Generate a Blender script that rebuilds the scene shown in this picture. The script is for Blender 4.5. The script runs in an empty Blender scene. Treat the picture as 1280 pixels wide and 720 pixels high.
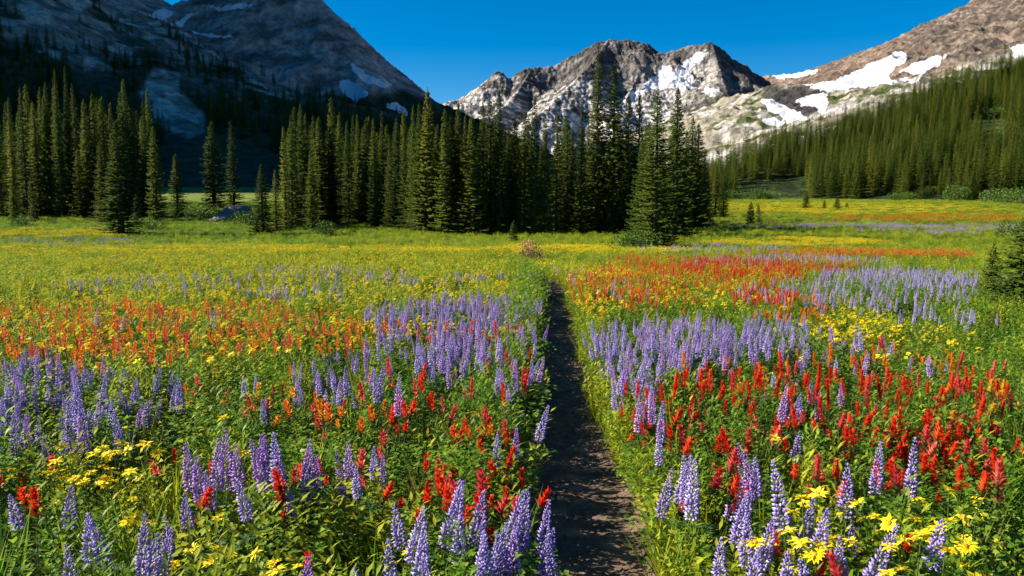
import bpy, math, random
import numpy as np
from mathutils import Vector
random.seed(7); rng = np.random.default_rng(11)
S = bpy.context.scene
COL = S.collection
R = math.radians

# ------------------------------------------------------------------ camera
F_PX = 1000.0; TH = math.atan(.12); CAMZ = 1.65
cam_d = bpy.data.cameras.new('camera'); cam = bpy.data.objects.new('camera', cam_d); COL.objects.link(cam)
cam.location = (0, 0, CAMZ); cam.rotation_euler = (R(90) - TH, 0, 0)
cam_d.sensor_width = 36; cam_d.lens = 36 * F_PX / 1280; cam_d.clip_start = .05; cam_d.clip_end = 30000
S.camera = cam
ct, st = math.cos(TH), math.sin(TH)

def ray(px, py):
    u = (px - 640) / F_PX; v = (360 - py) / F_PX
    return np.array([u, ct + v * st, -st + v * ct])
def atY(px, py, Y):
    d = ray(px, py); k = Y / d[1]
    return np.array([d[0] * k, Y, CAMZ + d[2] * k])
def proj(x, y, z):
    zz = z - CAMZ; dep = y * ct - zz * st; up = y * st + zz * ct
    return 640 + F_PX * x / dep, 360 - F_PX * up / dep, dep

# ------------------------------------------------------------------ noise
_T = np.random.default_rng(5).random((256, 256))
def vn(x, y):
    xi = np.floor(x).astype(int); yi = np.floor(y).astype(int)
    fx = x - xi; fy = y - yi; fx = fx * fx * (3 - 2 * fx); fy = fy * fy * (3 - 2 * fy)
    a = _T[xi & 255, yi & 255]; b = _T[(xi + 1) & 255, yi & 255]; c = _T[xi & 255, (yi + 1) & 255]; d = _T[(xi + 1) & 255, (yi + 1) & 255]
    return (a * (1 - fx) + b * fx) * (1 - fy) + (c * (1 - fx) + d * fx) * fy
def fbm(x, y, o=4, g=.5):
    s = 0; a = 1; t = 0
    for i in range(o):
        s = s + a * vn(x + 17.3 * i, y - 9.1 * i); t += a; a *= g
        x, y = x * 1.7 + y * 1.1, y * 1.7 - x * 1.1
    return s / t
def ridged(x, y, o=4, g=.55):
    s = 0; a = 1; t = 0
    for i in range(o):
        s = s + a * (1 - np.abs(2 * vn(x + 31.7 * i, y + 5.3 * i) - 1)); t += a; a *= g
        x, y = x * 1.7 + y * 1.1, y * 1.7 - x * 1.1
    return s / t
def sstep(a, b, x):
    t = np.clip((x - a) / (b - a), 0, 1); return t * t * (3 - 2 * t)

# ------------------------------------------------------------------ ground height
def path_x(y):
    y = np.asarray(y, float)
    return np.interp(y, [0, 3.4, 4.6, 6.3, 7.9, 10.5, 13, 16, 19, 23, 28, 36], [.28, .35, .37, .43, .49, .60, .70, .50, .66, .5, .7, .9])
def path_w(y):
    return np.interp(y, [0, 3.4, 6, 8, 12, 18, 30], [.62, .56, .49, .43, .36, .28, .22])
def gz(x, y):
    x = np.asarray(x, float); y = np.asarray(y, float)
    r = np.hypot(x, y)
    z = -1.0 * sstep(8, 46, r)
    z = z + (fbm(x * .16 + 3, y * .16, 3) - .5) * .28 * sstep(9, 20, r)
    left = sstep(-4, -22, x) * sstep(0, 1, y)
    z = z + left * .028 * np.clip(y - 68, 0, 900)
    z = z + .012 * np.clip(r - 330, 0, 4000) * (1 - left)
    back = sstep(0, -3, y) * 0
    return z + back
def ground_at(px, py, Ymin=1.5, h=0.0):
    d = ray(px, py)
    t = np.geomspace(Ymin, 600, 4000)
    x, y, z = d[0] * t, d[1] * t, CAMZ + d[2] * t
    below = z < gz(x, y) + h
    i = int(np.argmax(below)) if below.any() else len(t) - 1
    return float(x[i]), float(y[i]), float(gz(x[i], y[i]))

# ------------------------------------------------------------------ node helpers
def mat(name):
    m = bpy.data.materials.new(name); m.use_nodes = True
    nt = m.node_tree; nt.nodes.clear()
    return m, nt
def N(nt, t, **k):
    n = nt.nodes.new(t)
    for a, b in k.items():
        if a == 'i':
            for q, v in b.items(): n.inputs[q].default_value = v
        else: setattr(n, a, b)
    return n
def c4(c): return (c[0], c[1], c[2], 1)
def ramp(nt, stops, fac):
    r = N(nt, 'ShaderNodeValToRGB'); e = r.color_ramp.elements
    e[0].position, e[0].color = stops[0][0], c4(stops[0][1]); e[1].position, e[1].color = stops[-1][0], c4(stops[-1][1])
    for p, c in stops[1:-1]:
        q = e.new(p); q.color = c4(c)
    nt.links.new(fac, r.inputs[0]); return r.outputs[0]

def petal_mat(name, stops, trans=.3, rough=.6, spec=.25, objvar=.35, tcol=1.0):
    """leaf or petal pigment: a different shade for every island and for every plant"""
    m, nt = mat(name); L = nt.links.new
    g = N(nt, 'ShaderNodeNewGeometry'); oi = N(nt, 'ShaderNodeObjectInfo')
    a = N(nt, 'ShaderNodeMath', operation='MULTIPLY', i={1: 1 - objvar}); L(g.outputs['Random Per Island'], a.inputs[0])
    b = N(nt, 'ShaderNodeMath', operation='MULTIPLY', i={1: objvar}); L(oi.outputs['Random'], b.inputs[0])
    s = N(nt, 'ShaderNodeMath', operation='ADD'); L(a.outputs[0], s.inputs[0]); L(b.outputs[0], s.inputs[1])
    col = ramp(nt, stops, s.outputs[0])
    p = N(nt, 'ShaderNodeBsdfPrincipled', i={'Roughness': rough, 'Specular IOR Level': spec}); L(col, p.inputs['Base Color'])
    o = N(nt, 'ShaderNodeOutputMaterial')
    if trans > 0:
        t = N(nt, 'ShaderNodeBsdfTranslucent'); L(col, t.inputs['Color'])
        x = N(nt, 'ShaderNodeMixShader', i={0: trans}); L(p.outputs[0], x.inputs[1]); L(t.outputs[0], x.inputs[2]); L(x.outputs[0], o.inputs[0])
    else: L(p.outputs[0], o.inputs[0])
    return m

M = {}
M['leaf'] = petal_mat('leaf_green', [(0, (.055, .13, .012)), (.4, (.12, .24, .018)), (.75, (.23, .37, .03)), (1, (.42, .52, .06))], .5, .5, .3)
M['leaf_lime'] = petal_mat('leaf_lime', [(0, (.16, .23, .012)), (.5, (.34, .39, .02)), (1, (.56, .52, .03))], .42, .55, .2)
M['leaf_dry'] = petal_mat('leaf_dry', [(0, (.11, .13, .02)), (1, (.30, .25, .05))], .4, .6, .2)
M['lup_leaf'] = petal_mat('lupine_leaf', [(0, (.03, .08, .02)), (.7, (.06, .14, .03)), (1, (.11, .2, .05))], .35, .55, .25)
M['stem'] = petal_mat('stem_green', [(0, (.06, .10, .02)), (1, (.14, .17, .04))], .2)
M['lup'] = petal_mat('lupine_petal', [(0, (.22, .15, .44)), (.35, (.36, .27, .62)), (.7, (.52, .42, .76)), (.88, (.68, .60, .86)), (1, (.85, .80, .93))], .28, .6, .15, .3)
M['lup_pink'] = petal_mat('lupine_petal_mauve', [(0, (.28, .13, .46)), (.5, (.44, .25, .62)), (1, (.68, .48, .78))], .28, .6, .15, .3)
M['lup_pale'] = petal_mat('lupine_petal_pale', [(0, (.30, .26, .50)), (.5, (.46, .40, .64)), (1, (.66, .60, .74))], .28, .6, .15, .3)
M['red'] = petal_mat('bract_red', [(0, (.60, .018, .008)), (.5, (.82, .05, .014)), (1, (.93, .16, .04))], .3, .5, .2, .5)
M['pinkred'] = petal_mat('bract_coral', [(0, (.62, .05, .06)), (.6, (.80, .12, .10)), (1, (.88, .28, .16))], .3, .5, .2, .5)
M['orange'] = petal_mat('bract_orange', [(0, (.80, .16, .015)), (.6, (.88, .32, .02)), (1, (.92, .52, .05))], .3, .5, .2, .5)
M['yellow'] = petal_mat('petal_yellow', [(0, (.80, .58, .01)), (.5, (.90, .74, .012)), (1, (.92, .82, .06))], .25, .5, .2, .5)
M['disc'] = petal_mat('flower_disc', [(0, (.50, .20, .01)), (1, (.70, .36, .015))], 0)
M['needle'] = petal_mat('fir_needles', [(0, (.02, .038, .008)), (.5, (.055, .090, .012)), (.85, (.115, .15, .018)), (1, (.19, .22, .025))], .2, .85, .05, .55)
M['needle_w'] = petal_mat('fir_needles_olive', [(0, (.035, .05, .01)), (.5, (.10, .12, .015)), (1, (.23, .235, .03))], .2, .85, .05, .55)
M['bush'] = petal_mat('bush_leaf', [(0, (.035, .08, .010)), (.5, (.08, .15, .015)), (1, (.15, .22, .03))], .3, .5, .25)
M['cone'] = petal_mat('fir_cone', [(0, (.07, .035, .015)), (1, (.17, .085, .03))], 0)
M['pinkbush'] = petal_mat('spirea_pink', [(0, (.55, .08, .16)), (1, (.80, .30, .38))], .2)
M['dryleaf'] = petal_mat('leaf_yellowed', [(0, (.6, .5, .08)), (1, (.62, .55, .1))], .2)

def simple(name, stops, scale, rough=.9, bump=.3, detail=8, bscale=None, bdist=.02, coords='Object'):
    m, nt = mat(name); L = nt.links.new
    tc = N(nt, 'ShaderNodeTexCoord'); n = N(nt, 'ShaderNodeTexNoise', i={'Scale': scale, 'Detail': detail, 'Roughness': .65}); L(tc.outputs[coords], n.inputs['Vector'])
    col = ramp(nt, stops, n.outputs['Fac'])
    n2 = N(nt, 'ShaderNodeTexNoise', i={'Scale': bscale or scale * 4, 'Detail': 8, 'Roughness': .7}); L(tc.outputs[coords], n2.inputs['Vector'])
    b = N(nt, 'ShaderNodeBump', i={'Strength': bump, 'Distance': bdist}); L(n2.outputs['Fac'], b.inputs['Height'])
    p = N(nt, 'ShaderNodeBsdfPrincipled', i={'Roughness': rough, 'Specular IOR Level': .2}); L(col, p.inputs['Base Color']); L(b.outputs[0], p.inputs['Normal'])
    o = N(nt, 'ShaderNodeOutputMaterial'); L(p.outputs[0], o.inputs[0])
    return m
M['bark'] = simple('fir_bark', [(.3, (.05, .035, .025)), (.7, (.16, .12, .09))], 6, .95, .6)
M['dirt'] = simple('trail_dirt', [(.3, (.08, .055, .038)), (.5, (.17, .115, .075)), (.68, (.36, .24, .15))], 7, .95, 1.0, 10, 30, .03)
M['stone'] = simple('pale_stone', [(.3, (.11, .10, .085)), (.7, (.27, .25, .22))], 3, .9, .8)
M['ground'] = simple('meadow_soil', [(.3, (.06, .09, .012)), (.5, (.14, .18, .018)), (.7, (.24, .25, .03))], .35, .95, 1.0, 12, 3, .15)

def rock_mat(name, fine, bscale, bdist):
    """pigment from the 'Col' attribute (rock, scree, snow, heath as they lie on the mountain, plus painted shade on the brown ridge) broken up by fine noise"""
    m, nt = mat(name); L = nt.links.new
    at = N(nt, 'ShaderNodeAttribute', attribute_name='Col'); sn = N(nt, 'ShaderNodeAttribute', attribute_name='snow')
    tc = N(nt, 'ShaderNodeTexCoord')
    mp = N(nt, 'ShaderNodeMapping', i={'Scale': (1, 1, .5)}); L(tc.outputs['Object'], mp.inputs[0])
    n = N(nt, 'ShaderNodeTexNoise', i={'Scale': fine, 'Detail': 10, 'Roughness': .75}); L(mp.outputs[0], n.inputs['Vector'])
    mr = N(nt, 'ShaderNodeMapRange', i={1: .3, 2: .7, 3: .28, 4: 1.65}); L(n.outputs['Fac'], mr.inputs[0])
    mul = N(nt, 'ShaderNodeMix', data_type='RGBA', blend_type='MULTIPLY', i={0: 1.0}); L(at.outputs['Color'], mul.inputs[6]); L(mr.outputs[0], mul.inputs[7])
    # snow edge fretted by noise
    ad = N(nt, 'ShaderNodeMath', operation='MULTIPLY_ADD', i={1: 1.2}); L(n.outputs['Fac'], ad.inputs[0]); L(sn.outputs['Fac'], ad.inputs[2])
    sm = N(nt, 'ShaderNodeMapRange', i={1: 1.07, 2: 1.15}); L(ad.outputs[0], sm.inputs[0])
    mx = N(nt, 'ShaderNodeMix', data_type='RGBA', i={7: (.60, .61, .64, 1)}); L(sm.outputs[0], mx.inputs[0]); L(mul.outputs[2], mx.inputs[6])
    n2 = N(nt, 'ShaderNodeTexVoronoi', i={'Scale': bscale}); L(mp.outputs[0], n2.inputs['Vector'])
    n3 = N(nt, 'ShaderNodeTexNoise', i={'Scale': bscale * 1.5, 'Detail': 8, 'Roughness': .7}); L(mp.outputs[0], n3.inputs['Vector'])
    hs = N(nt, 'ShaderNodeMath', operation='ADD'); L(n2.outputs[0], hs.inputs[0]); L(n3.outputs['Fac'], hs.inputs[1])
    iv = N(nt, 'ShaderNodeMapRange', i={3: 1.0, 4: .45}); L(sm.outputs[0], iv.inputs[0])
    b = N(nt, 'ShaderNodeBump', i={'Distance': bdist}); L(iv.outputs[0], b.inputs['Strength']); L(hs.outputs[0], b.inputs['Height'])
    p = N(nt, 'ShaderNodeBsdfPrincipled', i={'Roughness': .95, 'Specular IOR Level': .1}); L(mx.outputs[2], p.inputs['Base Color']); L(b.outputs[0], p.inputs['Normal'])
    o = N(nt, 'ShaderNodeOutputMaterial'); L(p.outputs[0], o.inputs[0])
    return m

# ------------------------------------------------------------------ mesh helpers
def mesh_np(name, V, Fs, m, smooth=False):
    me = bpy.data.meshes.new(name)
    V = np.asarray(V, np.float32); me.vertices.add(len(V)); me.vertices.foreach_set('co', V.ravel())
    loops = []; starts = []; n = 0
    for Fa in Fs:
        Fa = np.asarray(Fa, np.int32)
        if len(Fa) == 0: continue
        k = Fa.shape[1]; loops.append(Fa.ravel()); starts.append(n + np.arange(len(Fa)) * k); n += Fa.size
    loops = np.concatenate(loops); starts = np.concatenate(starts)
    me.loops.add(len(loops)); me.loops.foreach_set('vertex_index', loops)
    me.polygons.add(len(starts)); me.polygons.foreach_set('loop_start', starts.astype(np.int32))
    if smooth: me.polygons.foreach_set('use_smooth', np.ones(len(starts), bool))
    me.update(calc_edges=True); me.validate()
    if m: me.materials.append(m)
    return me
def obj(name, me, parent=None, link=True):
    o = bpy.data.objects.new(name, me)
    if link: COL.objects.link(o)
    if parent: o.parent = parent
    return o
def tag(o, label=None, cat=None, group=None, kind=None):
    if label: o['label'] = label
    if cat: o['category'] = cat
    if group: o['group'] = group
    if kind: o['kind'] = kind
    return o

class MB:
    """collects verts and faces of several shapes for one mesh"""
    def __init__(s): s.v = []; s.f3 = []; s.f4 = []
    def add(s, V, f3=(), f4=()):
        b = len(s.v); s.v.extend(V)
        s.f3.extend([tuple(i + b for i in f) for f in f3]); s.f4.extend([tuple(i + b for i in f) for f in f4])
    def leaf(s, p, d, n, L, W, fold=.25):
        """folded leaf: base p, direction d, face normal n"""
        d = d / (np.linalg.norm(d) + 1e-9); w = np.cross(d, n); w /= (np.linalg.norm(w) + 1e-9); n = np.cross(w, d)
        m = p + d * L * .45
        s.add([p, m + w * W * .5 + n * W * fold, p + d * L - n * L * .12, m - w * W * .5 + n * W * fold, m], f3=[(0, 4, 1), (1, 4, 2), (2, 4, 3), (3, 4, 0)])
    def blade(s, p, d, n, L, W):
        d = d / (np.linalg.norm(d) + 1e-9); w = np.cross(d, n); w /= (np.linalg.norm(w) + 1e-9)
        s.add([p - w * W * .35, p + w * W * .35, p + d * L * .5 + w * W * .5, p + d * L * .5 - w * W * .5, p + d * L * .95 + np.array([d[0], d[1], -.35]) * L * .12], f4=[(0, 1, 2, 3)], f3=[(3, 2, 4)])
    def octa(s, c, d, L, W, n=None):
        d = d / (np.linalg.norm(d) + 1e-9)
        a = np.cross(d, (0, 0, 1.)) if abs(d[2]) < .9 else np.cross(d, (1., 0, 0)); a /= np.linalg.norm(a); b = np.cross(d, a)
        m = c + d * L * .45
        s.add([c, m + a * W * .5, m + b * W * .5, m - a * W * .5, m - b * W * .5, c + d * L], f3=[(0, 1, 2), (0, 2, 3), (0, 3, 4), (0, 4, 1), (5, 2, 1), (5, 3, 2), (5, 4, 3), (5, 1, 4)])
    def tube(s, pts, rad, k=5):
        rings = []
        for i, (p, r) in enumerate(zip(pts, rad)):
            p = np.array(p, float)
            for j in range(k):
                a = 2 * math.pi * j / k; rings.append(p + np.array([math.cos(a) * r, math.sin(a) * r, 0]))
        f = []
        for i in range(len(pts) - 1):
            for j in range(k):
                f.append((i * k + j, i * k + (j + 1) % k, (i + 1) * k + (j + 1) % k, (i + 1) * k + j))
        s.add(rings, f4=f)
    def me(s, name, m, smooth=False): return mesh_np(name, np.array(s.v), [np.array(s.f3, int).reshape(-1, 3), np.array(s.f4, int).reshape(-1, 4)], m, smooth)
def U(a, b): return random.uniform(a, b)
def vec(*a): return np.array(a, float)

def grid_mesh(name, X, Y, Z, m, smooth=True):
    nr, nc = X.shape
    V = np.stack([X, Y, Z], -1).reshape(-1, 3)
    i = np.arange(nr * nc).reshape(nr, nc)
    f = np.stack([i[:-1, :-1], i[:-1, 1:], i[1:, 1:], i[1:, :-1]], -1).reshape(-1, 4)
    return mesh_np(name, V, [f], m, smooth)
def attr(me, name, a, typ='FLOAT'):
    at = me.attributes.new(name, 'FLOAT_COLOR' if typ == 'COL' else typ, 'POINT')
    a = np.asarray(a, np.int32 if typ == 'INT' else np.float32)
    if typ == 'COL':
        a = np.concatenate([a, np.ones((len(a), 1), np.float32)], 1); at.data.foreach_set('color', a.ravel())
    elif typ == 'FLOAT_VECTOR': at.data.foreach_set('vector', a.ravel())
    else: at.data.foreach_set('value', a.ravel())

# ------------------------------------------------------------------ ground sheet and path
az = np.concatenate([np.linspace(-180, -50, 60, endpoint=False), np.linspace(-50, 50, 260, endpoint=False), np.linspace(50, 180, 61)])
rr = np.concatenate([[.05], np.geomspace(.6, 9000, 300)])
A_, R_ = np.meshgrid(np.radians(az), rr)
GX = np.sin(A_) * R_; GY = np.cos(A_) * R_; GZ = gz(GX, GY)
GZ = GZ - .05 * np.exp(-((GX - path_x(GY)) / .3) ** 2) * (GY < 34) * (GY > -2)
tag(obj('ground', grid_mesh('ground', GX, GY, GZ, M['ground'])), kind='structure')

py_ = np.concatenate([np.arange(-2, 22, .05), np.arange(22, 32, .1)]); cx_ = np.linspace(-1, 1, 25)
PY, PC = np.meshgrid(py_, cx_, indexing='ij')
wv = (fbm(PY * 1.3, PY * 0 + 2, 3) - .5) * .16
PX = path_x(PY) + PC * (path_w(PY) * .5 + .10) + wv
PZ = gz(PX, PY) - .02 + (fbm(PX * 5, PY * 5, 5) - .5) * .075 + PC ** 4 * .045
for (y0, h) in ((12.9, .09), (14.1, .10), (15.2, .10), (10.2, .05)):      # earth steps where the trail climbs
    PZ += h * sstep(y0 - .08, y0 + .08, PY) * sstep(y0 + 1.1, y0 + .4, PY)
tag(obj('path', grid_mesh('path', PX, PY, PZ, M['dirt'])), kind='structure')

# ------------------------------------------------------------------ mountains
def inpoly(px, py, poly):
    r = np.zeros(px.shape, bool); n = len(poly); j = n - 1
    for i in range(n):
        xi, yi = poly[i]; xj, yj = poly[j]
        c = ((yi > py) != (yj > py)) & (px < (xj - xi) * (py - yi) / ((yj - yi) or 1e-9) + xi)
        r ^= c; j = i
    return r
def polydist(px, py, poly):
    d = np.full(px.shape, 1e9); n = len(poly)
    for i in range(n):
        (x0, y0), (x1, y1) = poly[i], poly[(i + 1) % n]
        dx, dy = x1 - x0, y1 - y0; t = np.clip(((px - x0) * dx + (py - y0) * dy) / (dx * dx + dy * dy + 1e-9), 0, 1)
        d = np.minimum(d, np.hypot(px - x0 - t * dx, py - y0 - t * dy))
    return np.where(inpoly(px, py, poly), d, -d)
def soft(px, py, polys, w=3):
    px = px + (fbm(px / 9, py / 9, 4) - .5) * w * 2.6; py = py + (fbm(px / 9 + 40, py / 9, 4) - .5) * w * 2.2
    s = np.zeros(px.shape)
    for p in polys: s = np.maximum(s, np.clip(.5 + polydist(px, py, p) / (2 * w), 0, 1))
    return s
def seg_field(X, Y, pts, s, L, sb=None):
    best = np.full(X.shape, -1e9); dm = np.full(X.shape, 1e9)
    for (a, b) in zip(pts[:-1], pts[1:]):
        dx, dy = b[0] - a[0], b[1] - a[1]; q = dx * dx + dy * dy + 1e-9
        t = np.clip(((X - a[0]) * dx + (Y - a[1]) * dy) / q, 0, 1)
        ex, ey = X - a[0] - t * dx, Y - a[1] - t * dy; d = np.hypot(ex, ey)
        ss = s[0] + (s[1] - s[0]) * (ex > 0) if isinstance(s, tuple) else s
        z = a[2] + t * (b[2] - a[2]) - ss * L * np.log1p(d / L)
        best = np.maximum(best, z); dm = np.minimum(dm, d)
    return best, dm
def mountain(name, ridges, x0, x1, y0, y1, res, namp, nwl, fine, colf, matl, seed):
    xs = np.arange(x0, x1, res); ys = np.arange(y0, y1, res); X, Y = np.meshgrid(xs, ys)
    wx = X + (fbm(X / 90 + seed, Y / 90, 4) - .5) * nwl * .5; wy = Y + (fbm(X / 90 - seed, Y / 90 + 9, 4) - .5) * nwl * .5
    Z = np.full(X.shape, -1e9); D = np.full(X.shape, 1e9)
    for (poly, s, L) in ridges:
        z0, d0 = seg_field(X, Y, [atY(*p) for p in poly], s, L); z1, _ = seg_field(wx, wy, [atY(*p) for p in poly], s, L)
        k = np.clip(d0 / 60, 0, 1); z = z0 * (1 - k) + z1 * k
        Z = np.maximum(Z, z); D = np.minimum(D, d0)
    k = np.clip(D / 90, .12, 1)
    Z = Z + (ridged(X / (nwl * .07) + 2, Y / (nwl * .10) + seed, 3, .7) - .6) * fine * .45
    Z = Z + (ridged(X / nwl + seed, Y / nwl, 4) - .6) * namp * k
    Z = Z + (ridged(X / (nwl * .22), Y / (nwl * .22) + seed, 5, .65) - .6) * fine
    px, py, _ = proj(X, Y, Z)
    me = grid_mesh(name, X, Y, Z, matl)
    gx = np.gradient(Z, res, axis=1); gy = np.gradient(Z, res, axis=0); slope = np.hypot(gx, gy)
    col, snow = colf(X, Y, Z, px, py, slope)
    attr(me, 'Col', col.reshape(-1, 3), 'COL'); attr(me, 'snow', snow.ravel())
    o = tag(obj(name, me), kind='structure')
    return xs, ys, Z
def lerp(a, b, t): return a * (1 - t[..., None]) + b * t[..., None]
def C3(c, sh): return np.broadcast_to(np.array(c, float), sh + (3,)).copy()

def pc(lst, ox, oy, s): return [(ox + x / s, oy + y / s) for x, y in lst]
c6 = lambda l: pc(l, 550, 30, 2.56)
SN_C = [c6([(760, 140), (800, 105), (830, 92), (850, 98), (822, 130), (800, 150), (808, 175), (790, 195), (815, 212), (720, 207), (650, 214), (690, 190), (730, 165)]),
        c6([(700, 128), (742, 128), (750, 150), (700, 190), (650, 210), (660, 180), (688, 150)]),
                c6([(430, 262), (480, 250), (520, 240), (500, 262)]), c6([(600, 220), (640, 205), (660, 225), (620, 240)]), c6([(850, 200), (900, 205), (880, 230), (840, 225)])]
c3 = lambda l: pc(l, 850, 0, 2.323)
SN_D = [c6([(1012, 230), (1060, 243), (1120, 274), (1196, 298), (1120, 310), (1060, 287)]), c6([(1025, 298), (1120, 314), (1090, 332), (1030, 318)]), c3([(250, 218), (330, 212), (420, 202), (360, 222), (300, 236)]), c3([(340, 246), (400, 238), (440, 232), (490, 215), (540, 195), (600, 160), (650, 148), (672, 165), (640, 190), (603, 212), (622, 236), (705, 220), (690, 234), (560, 252), (430, 265), (380, 252)]),
        c3([(640, 208), (690, 180), (740, 163), (775, 158), (760, 180), (725, 205), (700, 216), (660, 214)]), c3([(955, 138), (999, 122), (1030, 118), (999, 168), (970, 168)]),
        c6([(1130, 240), (1170, 226), (1235, 218), (1242, 250), (1235, 288), (1200, 270), (1150, 252)])]
c1 = lambda l: pc(l, 0, 0, 2.323); c2 = lambda l: pc(l, 400, 0, 2.322)
SN_B = [c1([(428, 40), (480, 28), (512, 35), (482, 56), (440, 52)]), c1([(585, 20), (680, 13), (790, -6), (745, 4), (700, 27), (630, 33)]), c1([(500, 76), (548, 40), (562, 35), (532, 78)]),
        c1([(550, 92), (640, 99), (700, 108), (640, 106), (570, 103)]), c2([(50, 236), (78, 233), (140, 268), (120, 292), (100, 298), (68, 270)]), c2([(80, 178), (130, 208), (212, 250), (190, 252), (130, 238), (100, 207)]), c2([(195, 298), (245, 310), (255, 332), (210, 322)])]

def col_C(X, Y, Z, px, py, sl):
    n = fbm(X / 60, Y / 60 + Z / 40, 5); n2 = fbm(X / 18 + 5, Z / 9 + Y / 18, 4)
    c = lerp(C3((.085, .076, .070), X.shape), C3((.225, .20, .18), X.shape), sstep(.38, .62, n))
    low = sstep(100, 165, py + (n - .5) * 60) * (px < 860) + sstep(150, 175, py) * (px >= 860)
    streak = sstep(.52, .62, n2 + .25 * (n - .5)) * sstep(75, 120, py) * (px < 870)
    c = lerp(c, C3((.62, .58, .54), X.shape), np.clip(low * sstep(.40, .56, n2) + streak * .6, 0, 1))
    bowl = soft(px, py, [c6([(650, 215), (860, 90), (900, 190), (860, 240), (700, 230)])], 8)
    c = lerp(c, C3((.50, .46, .41), X.shape), bowl * sstep(.35, .6, n2))
    veg = sstep(.5, .62, fbm(X / 45 + 9, Y / 45, 4)) * sstep(95, 140, py) * (px > 835) * .7
    c = lerp(c, C3((.07, .085, .03), X.shape), veg)
    s = soft(px, py, SN_C, 5)
    s2 = sstep(.60, .66, n2) * sstep(95, 130, py) * (px < 760) * (px > 560) * .3
    return c, np.maximum(s, s2)
def col_D(X, Y, Z, px, py, sl):
    n = fbm(X / 70, Y / 70, 5); g = fbm((X + Y * .6) / 14, (Y - X * .2 - Z * .4) / 70, 4)
    c = lerp(C3((.19, .135, .10), X.shape), C3((.31, .225, .165), X.shape), sstep(.35, .65, n))
    rocky = sstep(1110, 1150, px) * sstep(.42, .55, g)
    c = lerp(c, C3((.10, .082, .068), X.shape), rocky)
    c = lerp(c, C3((.27, .21, .165), X.shape), sstep(1110, 1150, px) * sstep(.58, .68, g))
    ln = np.interp(px, [940, 1030, 1160, 1200, 1280], [104, 110, 98, 82, 62])
    low = sstep(-4, 8, py - ln + (n - .5) * 14)
    gr = lerp(C3((.34, .30, .23), X.shape), C3((.09, .11, .035), X.shape), sstep(.45, .56, fbm(X / 22, Y / 22 + 3, 4)))
    c = lerp(c, gr, low)
    pale = sstep(.56, .64, fbm(X / 30 + 4, Y / 30 + 8, 4)) * low
    c = lerp(c, C3((.55, .50, .45), X.shape), pale)
    flank_shade = soft(px, py, [[(952, 106), (1000, 108), (1030, 112), (1034, 128), (1026, 142), (990, 150), (960, 140)]], 4)  # shade cast by the central peak's flank, painted into the rock colour
    c = lerp(c, lerp(C3((.035, .032, .032), X.shape), C3((.09, .08, .075), X.shape), n), flank_shade)
    return c, soft(px, py, SN_D, 4)
def col_B(X, Y, Z, px, py, sl):
    n = fbm(X / 60, Z / 25 + Y / 60, 5)
    c = lerp(C3((.17, .14, .125), X.shape), C3((.40, .33, .28), X.shape), sstep(.35, .65, n))
    band = sstep(.55, .62, fbm(X / 90, (Z - X * .25) / 18, 3))
    c = lerp(c, C3((.44, .40, .37), X.shape), band * .5)
    ln = np.interp(px, [180, 400, 450, 500, 560], [110, 120, 118, 118, 125])
    veg = sstep(-8, 10, py - ln + (n - .5) * 30)
    c = lerp(c, C3((.03, .045, .018), X.shape), veg)
    return c, soft(px, py, SN_B, 4.5)

MR = rock_mat('mountain_rock', .055, .07, 8.0)
# the central double-topped peak
mountain('mountain', [
    ([(480, 150, 2350), (551, 131, 2420), (572, 125, 2450), (589, 113, 2450), (607, 104, 2450), (620, 90, 2450), (626, 90, 2450), (632, 101, 2450), (654, 87, 2460), (665, 86, 2460), (693, 83, 2480), (719, 69, 2500), (744, 54, 2500), (762, 50, 2500), (788, 51, 2500), (813, 57, 2500), (822, 69, 2500), (828, 70, 2500), (839, 64, 2480), (850, 60, 2470), (876, 56, 2450), (889, 53, 2450), (902, 62, 2455), (917, 75, 2460), (932, 82, 2470), (947, 92, 2480), (975, 112, 2500), (1040, 140, 2560)], .95, 900),
    ([(760, 50, 2500), (735, 85, 2330), (700, 120, 2180), (650, 165, 2000)], .9, 700),
    ([(805, 57, 2490), (797, 95, 2360), (780, 130, 2240), (770, 165, 2080)], 1.0, 700),
    ([(889, 53, 2450), (900, 85, 2330), (908, 115, 2230), (900, 150, 2100), (885, 175, 1980)], (.75, 1.15), 800),
    ([(665, 86, 2460), (640, 125, 2300), (600, 160, 2150)], .9, 700),
    ([(870, 100, 2330), (855, 118, 2280)], 1.0, 500),
], -560, 1080, 1500, 2700, 2.8, 26, 150, 14, col_C, MR, 3.1)
# the brown ridge with snowfields
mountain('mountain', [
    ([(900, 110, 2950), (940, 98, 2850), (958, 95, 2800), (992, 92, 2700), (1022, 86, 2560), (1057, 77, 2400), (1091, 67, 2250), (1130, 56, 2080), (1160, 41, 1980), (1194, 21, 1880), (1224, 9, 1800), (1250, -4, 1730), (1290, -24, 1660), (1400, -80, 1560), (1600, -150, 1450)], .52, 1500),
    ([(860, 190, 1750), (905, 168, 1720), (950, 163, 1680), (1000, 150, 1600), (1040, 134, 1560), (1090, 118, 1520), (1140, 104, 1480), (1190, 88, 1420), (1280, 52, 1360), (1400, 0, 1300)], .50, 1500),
], 60, 1700, 560, 3050, 4.5, 24, 110, 15, col_D, MR, 8.4)
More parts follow.
